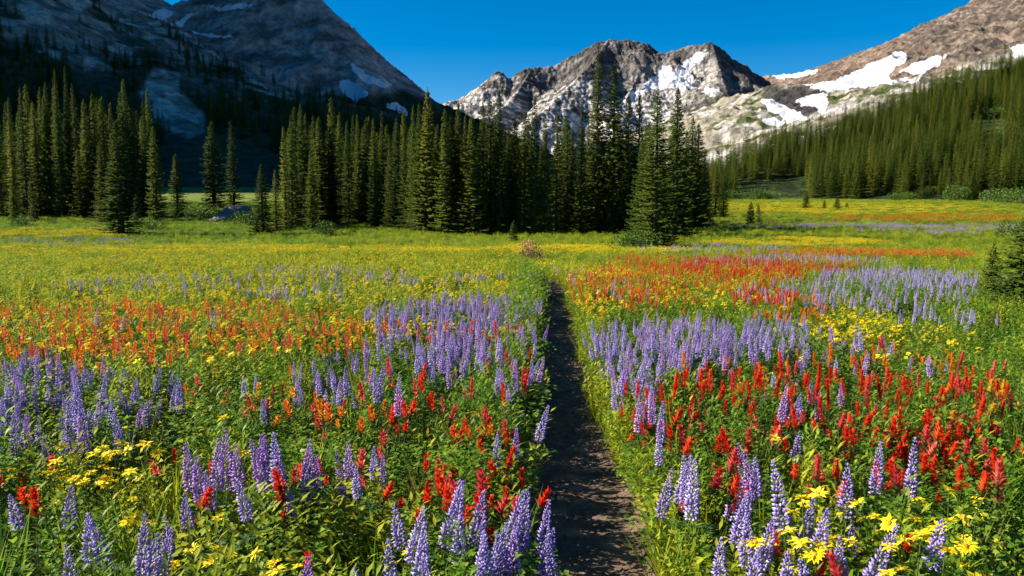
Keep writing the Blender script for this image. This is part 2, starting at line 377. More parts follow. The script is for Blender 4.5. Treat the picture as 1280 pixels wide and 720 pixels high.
# the shaded mountain behind the near slope
mountain('mountain', [
    ([(170, 36, 1420), (185, 19, 1440), (210, 8, 1470), (232, 1, 1490), (280, -12, 1500), (340, -20, 1500), (394, -7, 1500), (406, 10, 1500), (421, 26, 1500), (435, 39, 1500), (447, 52, 1500), (471, 71, 1500), (481, 84, 1500), (490, 97, 1500), (503, 114, 1500), (529, 125, 1490), (551, 130, 1480), (600, 150, 1480), (680, 185, 1480)], 1.0, 900),
    ([(-60, -150, 1560), (-140, -260, 1600), (-320, -330, 1600)], .95, 900),  # unseen side peak added beyond the left edge to shade this mountain
    ([(400, 0, 1500), (430, 60, 1400), (450, 105, 1300), (470, 140, 1180)], .95, 700),
], -1500, 160, 820, 1900, 3.6, 17, 120, 11, col_B, MR, 5.5)

# unseen ridge added outside the frame to shade near slope and mountain behind
def shade_ridge():
    xs = np.arange(-2300, -330, 12.); ys = np.arange(150, 2500, 12.); X, Y = np.meshgrid(xs, ys)
    a, d1 = seg_field(X, Y, [(-700, 262, 460), (-710, 400, 470), (-740, 520, 485), (-780, 620, 560), (-900, 800, 700), (-1150, 950, 850)], 1.45, 3000)
    b, d2 = seg_field(X, Y, [(-1150, 950, 800), (-1200, 1200, 900), (-1250, 1500, 950), (-1300, 1960, 1000)], 1.85, 6000)
    Z = np.maximum(a, b) + (ridged(X / 120, Y / 120, 5) - .6) * 50 * np.clip(np.minimum(d1, d2) / 100, .2, 1)
    px, py, _ = proj(X, Y, Z); me = grid_mesh('mountain', X, Y, Z, MR); col, sn = col_B(X, Y, Z, px, py, None)
    attr(me, 'Col', col.reshape(-1, 3), 'COL'); attr(me, 'snow', sn.ravel() * 0); tag(obj('mountain', me), kind='structure')
shade_ridge()
# hillsides given by the skyline they make and the distance of their foot
def hillside(name, line, foot, prof, back, q0, q1, yA, yB, nq, ny, nf, colf, m):
    P = np.array([atY(*p) for p in line]); q = P[:, 0] / P[:, 1]
    def H(X, Y):
        X = np.asarray(X, float); Y = np.asarray(Y, float)
        qq = X / Y; yr = np.interp(qq, q, P[:, 1]); zr = np.interp(qq, q, P[:, 2])
        yb = np.interp(qq, [a for a, b in foot], [b for a, b in foot])
        t = (Y - yb) / (yr - yb); zb = gz(X, np.minimum(Y, yb)) - .3
        z = zb + (zr - zb) * np.where(t < 1, np.clip(t, 0, 1) ** prof, 1 + back * (t - 1)) + np.where(t < 0, t * 8, 0)
        return z + nf(X, Y) * np.clip(t * 3, 0, 1)
    qs = np.linspace(q0, q1, nq); yy = np.geomspace(yA, yB, ny); Q, Y = np.meshgrid(qs, yy); X = Q * Y; Z = H(X, Y)
    me = grid_mesh(name, X, Y, Z, m); px, py, _ = proj(X, Y, Z)
    col, snow = colf(X, Y, Z, px, py, None); attr(me, 'Col', col.reshape(-1, 3), 'COL'); attr(me, 'snow', snow.ravel())
    tag(obj(name, me), kind='structure'); return H
SLAB = [c1([(410, 262), (440, 205), (480, 200), (520, 215), (525, 262), (560, 300), (605, 335), (592, 385), (555, 400), (480, 385), (430, 330)])]
SLAB2 = [c1([(-20, 10), (60, 8), (200, 60), (330, 110), (400, 150), (380, 170), (250, 130), (120, 80), (0, 60)]), c1([(90, 135), (180, 150), (210, 195), (120, 190)]), c1([(240, 160), (330, 185), (320, 215), (250, 200)]), c1([(350, 190), (410, 210), (400, 250), (350, 240)]),
         c1([(690, 225), (760, 235), (860, 270), (870, 300), (780, 300), (700, 280)]), c1([(640, 215), (680, 230), (700, 290), (660, 270)]), c1([(470, 165), (520, 180), (530, 210), (480, 200)])]
def bare_A(px, py, X, Y):
    n = fbm(X / 22, Y / 22, 4)
    a = soft(px, py, SLAB, 3); b = soft(px, py, SLAB2, 5)
    up = sstep(95, 0, py - .15 * px) * .9
    return np.clip(np.maximum(a, np.maximum(b, up) * sstep(.38, .55, n)), 0, 1)
def col_A(X, Y, Z, px, py, sl):
    n = fbm(X / 12, Y / 12, 5); b = bare_A(px, py, X, Y)
    c = lerp(C3((.035, .045, .02), X.shape), C3((.07, .075, .04), X.shape), n)
    rock = lerp(C3((.24, .19, .15), X.shape), C3((.58, .49, .40), X.shape), sstep(.4, .6, fbm(X / 9 + 4, Y / 14, 5)))
    a = soft(px, py, SLAB, 3)
    rock = lerp(rock, C3((.60, .51, .43), X.shape), a * sstep(.36, .58, fbm(X / 16, Y / 5 + X / 9, 5)))
    b = b * (1 - .55 * a * sstep(.52, .60, fbm(X / 11 + 3, Y / 24, 4)))
    return lerp(c, rock, b), np.zeros(X.shape)
MA = rock_mat('slope_rock', .22, .22, 2.6)
nA = lambda X, Y: (ridged(X / 70, Y / 70, 4) - .6) * 11 + (ridged(X / 17, Y / 17, 4) - .6) * 5
HA = hillside('mountain', [(-700, -560, 820), (-400, -430, 760), (-150, -250, 700), (0, -120, 660), (60, -72, 640), (146, 0, 620), (185, 22, 600), (224, 42, 580), (258, 64, 560), (301, 86, 540), (344, 107, 520), (387, 121, 520), (430, 131, 520), (500, 150, 530), (560, 168, 560), (700, 205, 600)],
              [(-1.5, 260), (-.6, 210), (-.3, 200), (0, 260)], 1.15, -.9, -1.5, .06, 190, 1000, 420, 300, nA, col_A, MA)
nE = lambda X, Y: (fbm(X / 40, Y / 40, 3) - .5) * 6
def col_E(X, Y, Z, px, py, sl):
    n = fbm(X / 9, Y / 9, 4)
    return lerp(C3((.025, .04, .012), X.shape), C3((.07, .10, .02), X.shape), sstep(.35, .65, n)), np.zeros(X.shape)
HE = hillside('mountain', [(780, 228, 320), (876, 226, 330), (902, 218, 335), (958, 198, 350), (1001, 186, 370), (1044, 174, 385), (1087, 160, 400), (1117, 148, 410), (1151, 137, 420), (1194, 116, 440), (1237, 106, 455), (1280, 93, 470), (1400, 50, 500), (1600, -20, 540)],
              [(0, 300), (.2, 290), (.4, 262), (.55, 236), (.8, 215), (1.2, 190)], 1.05, -.35, .1, 1.0, 200, 640, 220, 160, nE, col_E, MA)
def ghE(x, y): return np.maximum(gz(x, y), HE(x, y))
def ghA(x, y): return np.maximum(gz(x, y), HA(x, y))

def baked(parts, name):
    """joins (mesh, loc, rotz, scale) into one mesh, materials kept: one wildflower tuft for the far drifts"""
    V = []; F3 = []; F4 = []; m3 = []; m4 = []; mats = []; b = 0
    for me, loc, rz, sc in parts:
        mt = me.materials[0]
        if mt not in mats: mats.append(mt)
        k = mats.index(mt); n = len(me.vertices); co = np.empty(n * 3, np.float32); me.vertices.foreach_get('co', co); co = co.reshape(-1, 3) * sc
        c, s = math.cos(rz), math.sin(rz); co = np.stack([co[:, 0] * c - co[:, 1] * s, co[:, 0] * s + co[:, 1] * c, co[:, 2]], 1) + np.array(loc); V.append(co)
        for p in me.polygons:
            q = [v + b for v in p.vertices]
            if len(q) == 3: F3.append(q); m3.append(k)
            else: F4.append(q); m4.append(k)
        b += n
    me = mesh_np(name, np.concatenate(V), [np.array(F3).reshape(-1, 3), np.array(F4, int).reshape(-1, 4)], None)
    for mt in mats: me.materials.append(mt)
    me.polygons.foreach_set('material_index', np.array(m3 + m4, np.int32)); return me
# ------------------------------------------------------------------ fir trees
def fir_meshes(seed, H, Rm, gap=.07, spread=.8, lean=0, cones=True, step=.21, bare=.25):
    random.seed(seed); mb = MB(); cb = MB()
    z = bare; up = vec(0, 0, 1); ph0 = U(0, 6); irr = [U(.62, 1.28) for _ in range(64)]
    k = 0
    while z < H - .12:
        f = 1 - z / H; r0 = Rm * (f ** spread) * (.86 + .14 * math.sin(z * 2.3 + ph0)) + .05
        if z < H * .06: r0 *= .85 + .15 * z / (H * .06)
        nb = max(4, int(5 + 7 * f)); ph0 += 2.4
        for b in range(nb):
            if random.random() < gap: continue
            a = ph0 + 2 * math.pi * b / nb + U(-.25, .25)
            L = r0 * irr[int((a % 6.283) * 5 + z * 2.1) % 64] * U(.8, 1.15); o = vec(math.cos(a), math.sin(a), 0); sd = vec(-o[1], o[0], 0)
            dr = U(.28, .5) * (1 - .75 * (1 - f) ** 2); z0 = z + U(-.08, .08)
            n = max(2, int(L / .12))
            for i in range(1, n + 1):
                t = i / n; p = o * L * t + up * (z0 - dr * L * t + .32 * L * t * t)
                if t < .25 and L > .6: continue
                l = (.17 + .20 * (1 - t) * min(1, L)) * U(.75, 1.2) * (.45 + .55 * min(1, f * 4))
                for sgn in (-1, 1):
                    d = o * .62 + sd * sgn * .75 + up * U(-.25, .12)
                    mb.leaf(p, d, up + o * U(-.3, .3), l * 1.1, .13 + .14 * l, -.25)
                if i % 2 == 0: mb.leaf(p, o * .5 + up * U(-.7, -.2) + sd * U(-.3, .3), o, .17, .09, -.2)
            mb.leaf(p, o + up * .25, up, .2 * (.4 + .6 * min(1, f * 4)), .10, -.2)
        z += step * (.65 + .5 * f) * U(.85, 1.15); k += 1
    for i in range(7):
        a = U(0, 6.28); mb.leaf(vec(0, 0, H - .3 + i * .045), vec(math.cos(a) * .5, math.sin(a) * .5, 1), vec(math.cos(a), math.sin(a), 0), .22, .07)
    if cones:
        for i in range(46):
            zz = H - .35 - abs(random.gauss(0, .09)) * H; f = 1 - zz / H; a = U(0, 6.28); r = Rm * f ** spread * U(.35, .95)
            cb.octa(vec(math.cos(a) * r, math.sin(a) * r, zz), vec(0, 0, 1), .13, .06)
    tb = MB(); n = 9; tb.tube([(0, 0, -.3 + (H + .2) * i / n) for i in range(n + 1)], [max(.012, .018 * H * (1 - i / n) ** .8 + .01) for i in range(n + 1)], 7)
    random.seed(seed * 3 + 1)
    return mb, cb, tb
FIR = []
for i, (H, Rm, gap, sp, co, nm) in enumerate([(10, 1.25, .06, .88, True, 'needle'), (10, 1.35, .10, .95, True, 'needle'), (10, 1.15, .08, .8, False, 'needle'), (10, 1.4, .05, .9, True, 'needle_w'), (10, 1.2, .12, .85, False, 'needle_w'),
                                          (11, 2.0, .05, .88, True, 'needle'), (11, 2.1, .07, .85, False, 'needle_w'), (4, .85, .06, .85, False, 'needle'), (4, .75, .10, .8, False, 'needle_w')]):
    a, b, c = fir_meshes(40 + i, H, Rm, gap, sp, cones=co, step=(.20 if H == 10 else .17), bare=.08)
    FIR.append(dict(H=H, R=Rm, crown=baked([(a.me('crown', M[nm]), (0, 0, 0), 0, 1)] + ([(b.me('cones', M['cone']), (0, 0, 0), 0, 1)] if co else []), 'fir_crown'), trunk=c.me('fir_trunk', M['bark'])))
NARROW = [0, 1, 2, 3, 4]; WIDE = [5, 6]; SMALL = [7, 8]

TREES = []          # (x, y, z, h, halfwidth, variant, label, group)
def put_tree(x, y, z, h, hw, var, label, group=None, cat='fir tree', name='fir_tree', lean=0.0):
    Fv = FIR[var]; e = bpy.data.objects.new(name, None); COL.objects.link(e)
    e.location = (x, y, z - .05); sz = h / Fv['H']; sx = hw / Fv['R']; e.scale = (sx, sx, sz); e.rotation_euler = (lean * U(-1, 1), lean * U(-1, 1), U(0, 6.28))
    tag(e, label, cat, group)
    obj('trunk', Fv['trunk'], e); obj('crown', Fv['crown'], e)
    return e
def tree_px(px, base, top, hwpx, vars_, label, group=None, Y=None, cat='fir tree', name='fir_tree'):
    if Y is None: x, y, z = ground_at(px, base + (U(-1.5, 1.2) if group else 0))
    else:
        y = Y; x = atY(px, base, Y)[0]; z = float(gz(x, y))
    t = atY(px, top, y); h = t[2] - z; _, _, dep = proj(x, y, z + h / 2); random.seed(int(px * 7 + top))
    return put_tree(x, y, z, h, hwpx * dep / F_PX, random.choice(vars_), label, group, cat, name, .012)

random.seed(21)
# left stand: front trees
G1 = 'firs of the stand at the meadow edge on the left'
for px, b, t, hw, v, lab in [
    (18, 279, 228, 8, SMALL, 'small pointed fir standing in the meadow before the dark left stand'),
    (43, 278, 218, 8, SMALL, 'small fir with a thin dark spire beside the first small meadow fir'),
    (103, 274, 186, 15, NARROW, 'mid-sized fir in front of the dark left stand, bare spaces between its boughs'),
    (130, 282, 176, 17, WIDE, 'bushy lit fir leaning against the tallest front tree of the left stand'),
    (152, 296, 150, 27, NARROW, 'tall lit fir that stands furthest out into the meadow of the left stand'),
    (172, 285, 243, 9, SMALL, 'small dark fir at the foot of the tall lit fir of the left stand'),
    (197, 279, 158, 14, NARROW, 'slim fir closing the left stand on the side of the pale cliff'),
    (223, 275, 192, 15, NARROW, 'lone pointed fir below the pale cliff slab'),
    (268, 262, 152, 19, NARROW, 'tall lone fir set back in the shade beside the grey boulder'),
    (293, 260, 150, 13, NARROW, 'dim fir standing just behind the tall lone fir'),
    (329, 297, 204, 20, WIDE, 'full lit fir at the front corner of the fir clump by the grey boulder'),
    (346, 292, 212, 11, NARROW, 'thin dark fir pressed against the full corner fir'),
]: tree_px(px, b, t, hw, v, lab)
ordn = ['first', 'second', 'third', 'fourth', 'fifth', 'sixth', 'seventh', 'eighth', 'ninth', 'tenth', 'eleventh', 'twelfth', 'thirteenth', 'fourteenth', 'fifteenth', 'sixteenth', 'seventeenth', 'eighteenth', 'nineteenth', 'twentieth',
        'twenty-first', 'twenty-second', 'twenty-third', 'twenty-fourth', 'twenty-fifth', 'twenty-sixth', 'twenty-seventh', 'twenty-eighth', 'twenty-ninth', 'thirtieth']
def row(lst, phrase, group, hw0, Yoff=0, v=NARROW * 2 + WIDE):
    for i, (px, b, t) in enumerate(sorted(lst)):
        t += random.choice([-5, -2, 0, 4, 9, 16]) if px < 700 else 0
        tree_px(px, b, t, hw0 * U(.95, 1.75), v, f'{ordn[i]} fir from the left {phrase}', group)
row([(3, 273, 133), (20, 272, 148), (35, 272, 113), (50, 271, 125), (63, 272, 105), (78, 273, 92), (93, 271, 88), (112, 272, 125), (123, 271, 122), (137, 272, 113), (147, 272, 120), (163, 273, 108), (175, 272, 126), (187, 272, 130)],
    'in the dark stand below the shaded slope', 'firs of the dark stand below the shaded slope', 11)
row([(358, 291, 160), (366, 289, 156), (373, 287, 136), (381, 286, 128), (391, 289, 186), (403, 284, 146), (413, 283, 158), (419, 284, 124), (437, 282, 136), (450, 283, 148), (461, 284, 144), (470, 286, 148), (480, 287, 144), (489, 288, 152), (499, 289, 145), (507, 290, 158)],
    'in the lit clump near the boulder', 'firs of the lit clump near the boulder', 12.5)
row([(517, 292, 137), (526, 293, 134), (536, 293, 112), (547, 293, 156), (557, 294, 142), (566, 294, 150), (574, 294, 130), (583, 295, 149), (591, 295, 126), (604, 295, 134), (613, 294, 123), (624, 294, 116), (634, 294, 158), (643, 294, 145), (655, 294, 134), (667, 294, 126), (680, 293, 127), (695, 293, 131), (708, 294, 148)],
    'in the front row of the central tree line', 'firs of the central tree line', 13)
for px, b, t, hw, v, lab in [
    (727, 294, 134, 15, NARROW, 'slim fir just beside the tall pair of the central tree line'),
    (745, 293, 62, 28, WIDE, 'tallest fir of all, its spire against the grey mountain face'),
    (767, 293, 78, 32, WIDE, 'second tallest fir, its crown merged with the tallest one'),
    (785, 293, 118, 18, NARROW, 'dark fir in the notch beside the tall pair'),
    (797, 292, 114, 17, NARROW, 'straight dark fir between the tall pair and the broad fir'),
    (800, 311, 170, 22, WIDE, 'lower lit fir leaning on the broad fir'),
    (820, 316, 112, 38, WIDE, 'broad lit fir with drooping boughs nearest the orange flowers'),
    (844, 300, 108, 32, WIDE, 'tall dark fir close behind the broad lit fir'),
    (862, 288, 146, 28, WIDE, 'dark fir closing the central group on the side of the open meadow'),
    (880, 284, 208, 14, NARROW, 'small fir in the shade at the end of the central group'),
    (894, 274, 206, 12, NARROW, 'grey-green fir beyond the end of the central group'),
    (904, 274, 218, 10, NARROW, 'short fir furthest out from the end of the central group'),
    (642, 308, 275, 9, SMALL, 'small bushy fir sapling before the central tree line by the trail'),
    (938, 284, 252, 8, SMALL, 'small dark fir alone on the open meadow in a shadow'),
    (947, 282, 254, 6, SMALL, 'smaller twin of the dark fir alone on the open meadow'),
    (1007, 263, 238, 7, SMALL, 'rounded little fir at the far edge of the open meadow'),
    (1030, 264, 250, 4, SMALL, 'tiny fir between two little firs of the far meadow'),
    (1046, 264, 246, 6, SMALL, 'little dark fir among a row of three on the far meadow'),
    (1058, 263, 253, 4, SMALL, 'tiny fir at the end of the far meadow row'),
    (1215, 252, 212, 11, WIDE, 'full green fir standing out before the forested hillside'),
    (1228, 251, 216, 9, WIDE, 'fir next to the full green one before the forested hillside'),
    (1236, 384, 302, 21, SMALL, 'little dark fir standing in the lupines near the picture edge'),
    (1276, 400, 262, 44, SMALL, 'young fir cut by the picture edge beside the little dark fir'),
    (-52, 392, 240, 34, SMALL, 'young fir just outside the picture whose shadow falls on the orange flowers'),
]: tree_px(px, b, t, hw, v, lab)
# rows behind
def fill(n, px0, px1, Y0, Y1, t0, t1, label, group, hw=1.15):
    for i in range(n):
        px = px0 + (px1 - px0) * (i + U(.1, .9)) / n; Y = U(Y0, Y1); x = atY(px, 280, Y)[0]; z = float(gz(x, Y))
        h = atY(px, U(t0, t1), Y)[2] - z
        put_tree(x, Y, z, h, hw * U(.85, 1.25) * (h / 11) ** .5, random.choice(NARROW), label, group, 'fir tree', 'fir_tree', .012)
fill(36, 372, 720, 58, 82, 138, 178, 'dark fir in the back rows of the central tree line', 'dark back-row firs of the central tree line')
fill(26, 690, 884, 54, 72, 150, 192, 'dark fir in the back rows behind the tallest pair', 'dark back-row firs behind the tallest pair')
fill(22, -10, 200, 76, 105, 100, 150, 'dark fir in the back rows of the left stand', 'dark back-row firs of the left stand')

# hillside and slope forests
SRC = {}
def sources(key, names):
    c = bpy.data.collections.new(key); SRC[key] = c
    for nm, me in names:
        o = bpy.data.objects.new(nm, me); c.objects.link(o)
    return c
def scatter(name, key, P, rot, scl, label, cat):
    P = np.asarray(P, np.float32); n = len(P)
    me = bpy.data.meshes.new(name); me.vertices.add(n); me.vertices.foreach_set('co', P.ravel())
    attr(me, 'rot', rot, 'FLOAT_VECTOR'); attr(me, 'scl', scl, 'FLOAT_VECTOR')
    attr(me, 'pick', rng.integers(0, max(1, len(SRC[key].objects)), n), 'INT')
    o = tag(obj(name, me), label, cat, kind='stuff')
    g = bpy.data.node_groups.new(name, 'GeometryNodeTree')
    g.interface.new_socket('Geometry', in_out='INPUT', socket_type='NodeSocketGeometry'); g.interface.new_socket('Geometry', in_out='OUTPUT', socket_type='NodeSocketGeometry')
    gi = g.nodes.new('NodeGroupInput'); go = g.nodes.new('NodeGroupOutput'); L = g.links.new
    ci = g.nodes.new('GeometryNodeCollectionInfo'); ci.inputs['Collection'].default_value = SRC[key]; ci.inputs['Separate Children'].default_value = True; ci.inputs['Reset Children'].default_value = True
    ip = g.nodes.new('GeometryNodeInstanceOnPoints'); ip.inputs['Pick Instance'].default_value = True
    def na(nm, t):
        q = g.nodes.new('GeometryNodeInputNamedAttribute'); q.data_type = t; q.inputs['Name'].default_value = nm; return q.outputs[0]
    e2r = g.nodes.new('FunctionNodeEulerToRotation'); L(na('rot', 'FLOAT_VECTOR'), e2r.inputs[0])
    L(gi.outputs[0], ip.inputs['Points']); L(ci.outputs[0], ip.inputs['Instance']); L(na('pick', 'INT'), ip.inputs['Instance Index']); L(e2r.outputs[0], ip.inputs['Rotation']); L(na('scl', 'FLOAT_VECTOR'), ip.inputs['Scale']); L(ip.outputs[0], go.inputs[0])
    md = o.modifiers.new('scatter', 'NODES'); md.node_group = g
    return o
def rots(n, tilt=.05): return np.stack([rng.normal(0, tilt, n), rng.normal(0, tilt, n), rng.uniform(0, 6.283, n)], 1)

def whole_fir(i):
    random.seed(900 + i); a, b, c = fir_meshes(300 + i, 10, [1.3, 1.5, 1.2, 1.6][i], .1, .9, cones=False, step=.34)
    me = a.me('fir', M['needle'] if i % 2 else M['needle_w'])
    # trunk joined as second material
    return me
FARFIR = [whole_fir(i) for i in range(4)]
sources('hillside_firs', [('fir', m) for m in FARFIR])
# E: jittered grid of trees in world space
sp = 3.5; xs, ys = np.meshgrid(np.arange(40, 520, sp), np.arange(205, 560, sp)); xs = (xs + rng.uniform(-.45, .45, xs.shape) * sp).ravel(); ys = (ys + rng.uniform(-.45, .45, ys.shape) * sp).ravel()
zs = ghE(xs, ys); px, py, dep = proj(xs, ys, zs)
yb = np.interp(xs / ys, [0, .2, .4, .55, .8, 1.2], [300, 290, 262, 236, 215, 190])
clear = soft(px, py, [[(1212, 150), (1240, 140), (1262, 158), (1250, 190), (1222, 186)]], 4) > .4
clear |= soft(px, py, [[(930, 228), (1000, 222), (1010, 250), (925, 250)]], 2) > .5
T = np.array([1 if 0 else 0])
topY = np.interp(px, [780, 876, 958, 1044, 1151, 1280, 1400], [320, 334, 354, 390, 426, 476, 506])
keep = (px > 868) & (px < 1420) & (ys > yb + 3) & (ys < topY + 26) & ~clear & (fbm(xs / 14, ys / 14, 3) > .30)
xs, ys, zs, px, py, dep = [a[keep] for a in (xs, ys, zs, px, py, dep)]
hh = rng.uniform(8.5, 16.0, len(xs)) * (.72 + .55 * fbm(xs / 18, ys / 18, 3)); hh *= np.where(px < 930, .85, 1)
wid = hh / 10 * rng.uniform(.7, 1.1, len(xs))
order = np.argsort(dep - (px < 1290) * 400)
ind = [i for i in order if px[i] < 1285][:112]; indset = set(ind)
for j, i in enumerate(sorted(ind, key=lambda i: px[i])):
    o = obj('hillside_fir', FARFIR[j % 4]); o.location = (xs[i], ys[i], zs[i] - .2); o.scale = (wid[i], wid[i], hh[i] / 10); o.rotation_euler = (0, 0, U(0, 6.28))
    tag(o, 'slender fir in the lowest rows of the forested hillside beyond the meadow', 'fir tree', 'lowest firs of the forested hillside')
rest = np.array([i for i in range(len(xs)) if i not in indset])
n = len(rest); print('E trees', n)
scatter('forest', 'hillside_firs', np.stack([xs[rest], ys[rest], zs[rest] - .2], 1), rots(n, .015), np.stack([wid[rest], wid[rest], hh[rest] / 10], 1), 'dense fir forest climbing the sunlit hillside', 'forest')
# A: dark forest on the shaded slope
sp = 5.2; xs, ys = np.meshgrid(np.arange(-560, 40, sp), np.arange(150, 680, sp)); xs = (xs + rng.uniform(-.5, .5, xs.shape) * sp).ravel(); ys = (ys + rng.uniform(-.5, .5, ys.shape) * sp).ravel()
zs = ghA(xs, ys); px, py, dep = proj(xs, ys, zs); b = bare_A(px, py, xs, ys)
ridgeY = np.interp(px, [0, 146, 301, 430, 560], [660, 620, 540, 520, 560])
keep = (px > -60) & (px < 640) & ~((px > 200) & (px < 352) & (ys < 285)) & (rng.random(len(xs)) > b * 1.25) & (ys < ridgeY + 12) & (ys > 200 - 60 * (px > 200)) & (rng.random(len(xs)) < .12 + .8 * sstep(.42, .58, fbm(xs / 26, ys / 26, 3)) + .6 * (ys < 300))
xs, ys, zs = xs[keep], ys[keep], zs[keep]; n = len(xs); print('A trees', n)
hh = rng.uniform(.5, 1.15, n) * np.interp(zs, [0, 60, 200], [1.25, .95, .6]); wid = hh * rng.uniform(.9, 1.3, n)
scatter('forest', 'hillside_firs', np.stack([xs, ys, zs - .3], 1), rots(n, .02), np.stack([wid, wid, hh], 1), 'dark fir forest on the shaded slope under the cliffs', 'forest')

# bushes at the foot of the hillside
def bush_mesh(seed, n=900, R0=1.0):
    random.seed(seed); mb = MB(); lobes = [(vec(U(-.6, .6), U(-.6, .6), U(.35, .8)), U(.35, .6)) for _ in range(9)]
    for i in range(n):
        c, r = random.choice(lobes); d = vec(random.gauss(0, 1), random.gauss(0, 1), random.gauss(0, 1)); d /= np.linalg.norm(d)
        p = c + d * r * U(.7, 1.05)
        if p[2] < .03: p[2] = U(.03, .3)
        mb.leaf(p, d + vec(U(-.6, .6), U(-.6, .6), U(-.2, .5)), d, U(.08, .14), .08)
    return mb
BUSH = [bush_mesh(70 + i).me('bush_foliage', M['bush']) for i in range(3)]
tb = MB()
for i in range(5): tb.tube([(0, 0, -.1), (U(-.2, .2), U(-.2, .2), .4), (U(-.5, .5), U(-.5, .5), .8)], [.04, .025, .01], 5)
BSTEM = tb.me('bush_stem', M['bark'])
def bush(x, y, z, s, h, label, group=None, fol=None, name='bush', cat='bush'):
    e = bpy.data.objects.new(name, None); COL.objects.link(e); e.location = (x, y, z); e.scale = (s, s, h); e.rotation_euler = (0, 0, U(0, 6.28)); tag(e, label, cat, group)
    obj('foliage', fol or random.choice(BUSH), e); obj('stem', BSTEM, e); return e
bl = [(906, 240, 3), (922, 244, 3.2), (948, 244, 3.8), (960, 244, 3.2), (1120, 246, 2.2), (1135, 245, 2.6), (1150, 244, 2.4), (1168, 243, 2.8), (1185, 244, 3.0), (1196, 246, 3.4), (1245, 248, 3.2), (1262, 249, 3.6), (1278, 250, 3.4), (1235, 180, 4.2), (1248, 165, 4.0), (1228, 170, 3.6)]
for i, (bx, by, s) in enumerate(bl):
    if by > 200:
        x, y, z = ground_at(bx, by + 6)
        y = min(y, 250); x = atY(bx, by, y)[0]; z = float(ghE(x, y)); ph = 'bright green bush at the foot of the forested hillside'
    else:
        y = 360.; x = atY(bx, by, y)[0]; z = float(ghE(x, y)); ph = 'bright green bush in the clearing high on the forested hillside'
    bush(x, y, z - .2, s * 1.1, s * U(.8, 1.15), ph, 'bushes at the hillside foot' if by > 200 else 'bushes in the hillside clearing')
# bushes low in front of left trees
for bx, by, s, lab in [(30, 286, .9, 'low green bush between the two small meadow firs'), (190, 290, .9, 'low bush in front of the tall lit fir'), (255, 276, 1.4, 'dark bush under the tall lone fir'), (310, 284, 1.1, 'dark bush beside the grey boulder'), (408, 297, .9, 'low bush at the foot of the lit clump'), (795, 318, .8, 'low bush under the boughs of the broad fir'), (1268, 300, 1.0, 'dark bush above the young fir at the picture edge')]:
    x, y, z = ground_at(bx, by); bush(x, y, z, s, s * .9, lab)
PB = bush_mesh(91, 500).me('spirea_foliage', M['bush']); PF = bush_mesh(92, 330).me('spirea_flowers', M['pinkbush']); PB = baked([(PB, (0, 0, 0), 0, 1), (PF, (0, 0, .04), 1, 1.08)], 'spirea')
x, y, z = ground_at(663, 333); e = bush(x, y, z, .32, .5, 'small pink flowering shrub standing above the trail end', None, PB, 'flowering_shrub', 'shrub')

# boulder
import bmesh
def boulder(seed, sub=4):
    bm = bmesh.new(); bmesh.ops.create_icosphere(bm, subdivisions=sub, radius=1)
    for v in bm.verts:
        n = v.co.normalized(); k = float(fbm(np.array([n.x * 1.6 + seed]), np.array([n.y * 1.6 + n.z * 1.3]), 4)[0]); j = abs(round(n.x * 1.5 + n.z) - (n.x * 1.5 + n.z))
        v.co = n * (.7 + .6 * k - .12 * j)
    me = bpy.data.meshes.new('boulder'); bm.to_mesh(me); bm.free(); me.materials.append(M['stone']); return me
for bx, by, s, lab in [(293, 272, (1.6, 1.1, .95), 'large grey boulder in the shade between the lone fir and the lit clump'), (276, 279, (1.0, .8, .6), 'lower grey boulder beside the large one')]:
    x, y, z = ground_at(bx, by); o = obj('boulder', boulder(bx)); o.location = (x, y, z + s[2] * .35); o.scale = s; tag(o, lab, 'boulder')

# ------------------------------------------------------------------ meadow plants
def leafy(seed, h=.42, n=230, L=(.028, .048), rad=.17, wf=.62):
    random.seed(seed); mb = MB(); stems = 13
    for s in range(stems):
        a = U(0, 6.28); r = U(.02, rad); H = h * U(.65, 1.08); bx, by = math.cos(a) * r * .5, math.sin(a) * r * .5; tx, ty = math.cos(a) * r * 1.25, math.sin(a) * r * 1.25
        for i in range(n // stems):
            t = U(.12, 1) ** .75; p = vec(bx + (tx - bx) * t, by + (ty - by) * t, H * t); b = U(0, 6.28)
            d = vec(math.cos(b), math.sin(b), U(-.15, .75)); nn = vec(U(-.5, .5), U(-.5, .5), 1)
            mb.leaf(p + d * .012, d, nn, U(*L) * (1.15 - .4 * t), U(*L) * wf, .2)
    return mb
def narrow_leafy(seed, h=.5):
    random.seed(seed); mb = MB()
    for s in range(12):
        a = U(0, 6.28); r = U(.0, .15); H = h * U(.7, 1.1)
        for i in range(20):
            t = (i + U(0, 1)) / 20; p = vec(math.cos(a) * r * (.5 + t), math.sin(a) * r * (.5 + t), H * t); b = i * 2.4 + U(-.4, .4)
            mb.leaf(p, vec(math.cos(b), math.sin(b), U(.5, 1.3)), vec(-math.cos(b), -math.sin(b), 1), U(.04, .07), .014, .1)
    return mb
def grassy(seed, h=.48, n=46):
    random.seed(seed); mb = MB()
    for i in range(n):
        a = U(0, 6.28); r = U(0, .12); b = U(0, 6.28); mb.blade(vec(math.cos(a) * r, math.sin(a) * r, 0), vec(math.cos(b) * .35, math.sin(b) * .35, 1), vec(math.cos(b), math.sin(b), 0), h * U(.5, 1.05), .009)
    return mb
sources('leafy_plants', [('leafy_plant', leafy(1).me('leafy', M['leaf'])), ('leafy_plant', leafy(2, .38, 250, (.024, .040)).me('leafy', M['leaf'])), ('leafy_plant', narrow_leafy(3).me('leafy', M['leaf'])),
                         ('leafy_plant', leafy(4, .45, 220, (.03, .055), .18, .5).me('leafy', M['leaf'])), ('leafy_plant', narrow_leafy(5, .45).me('leafy', M['leaf_lime']))])
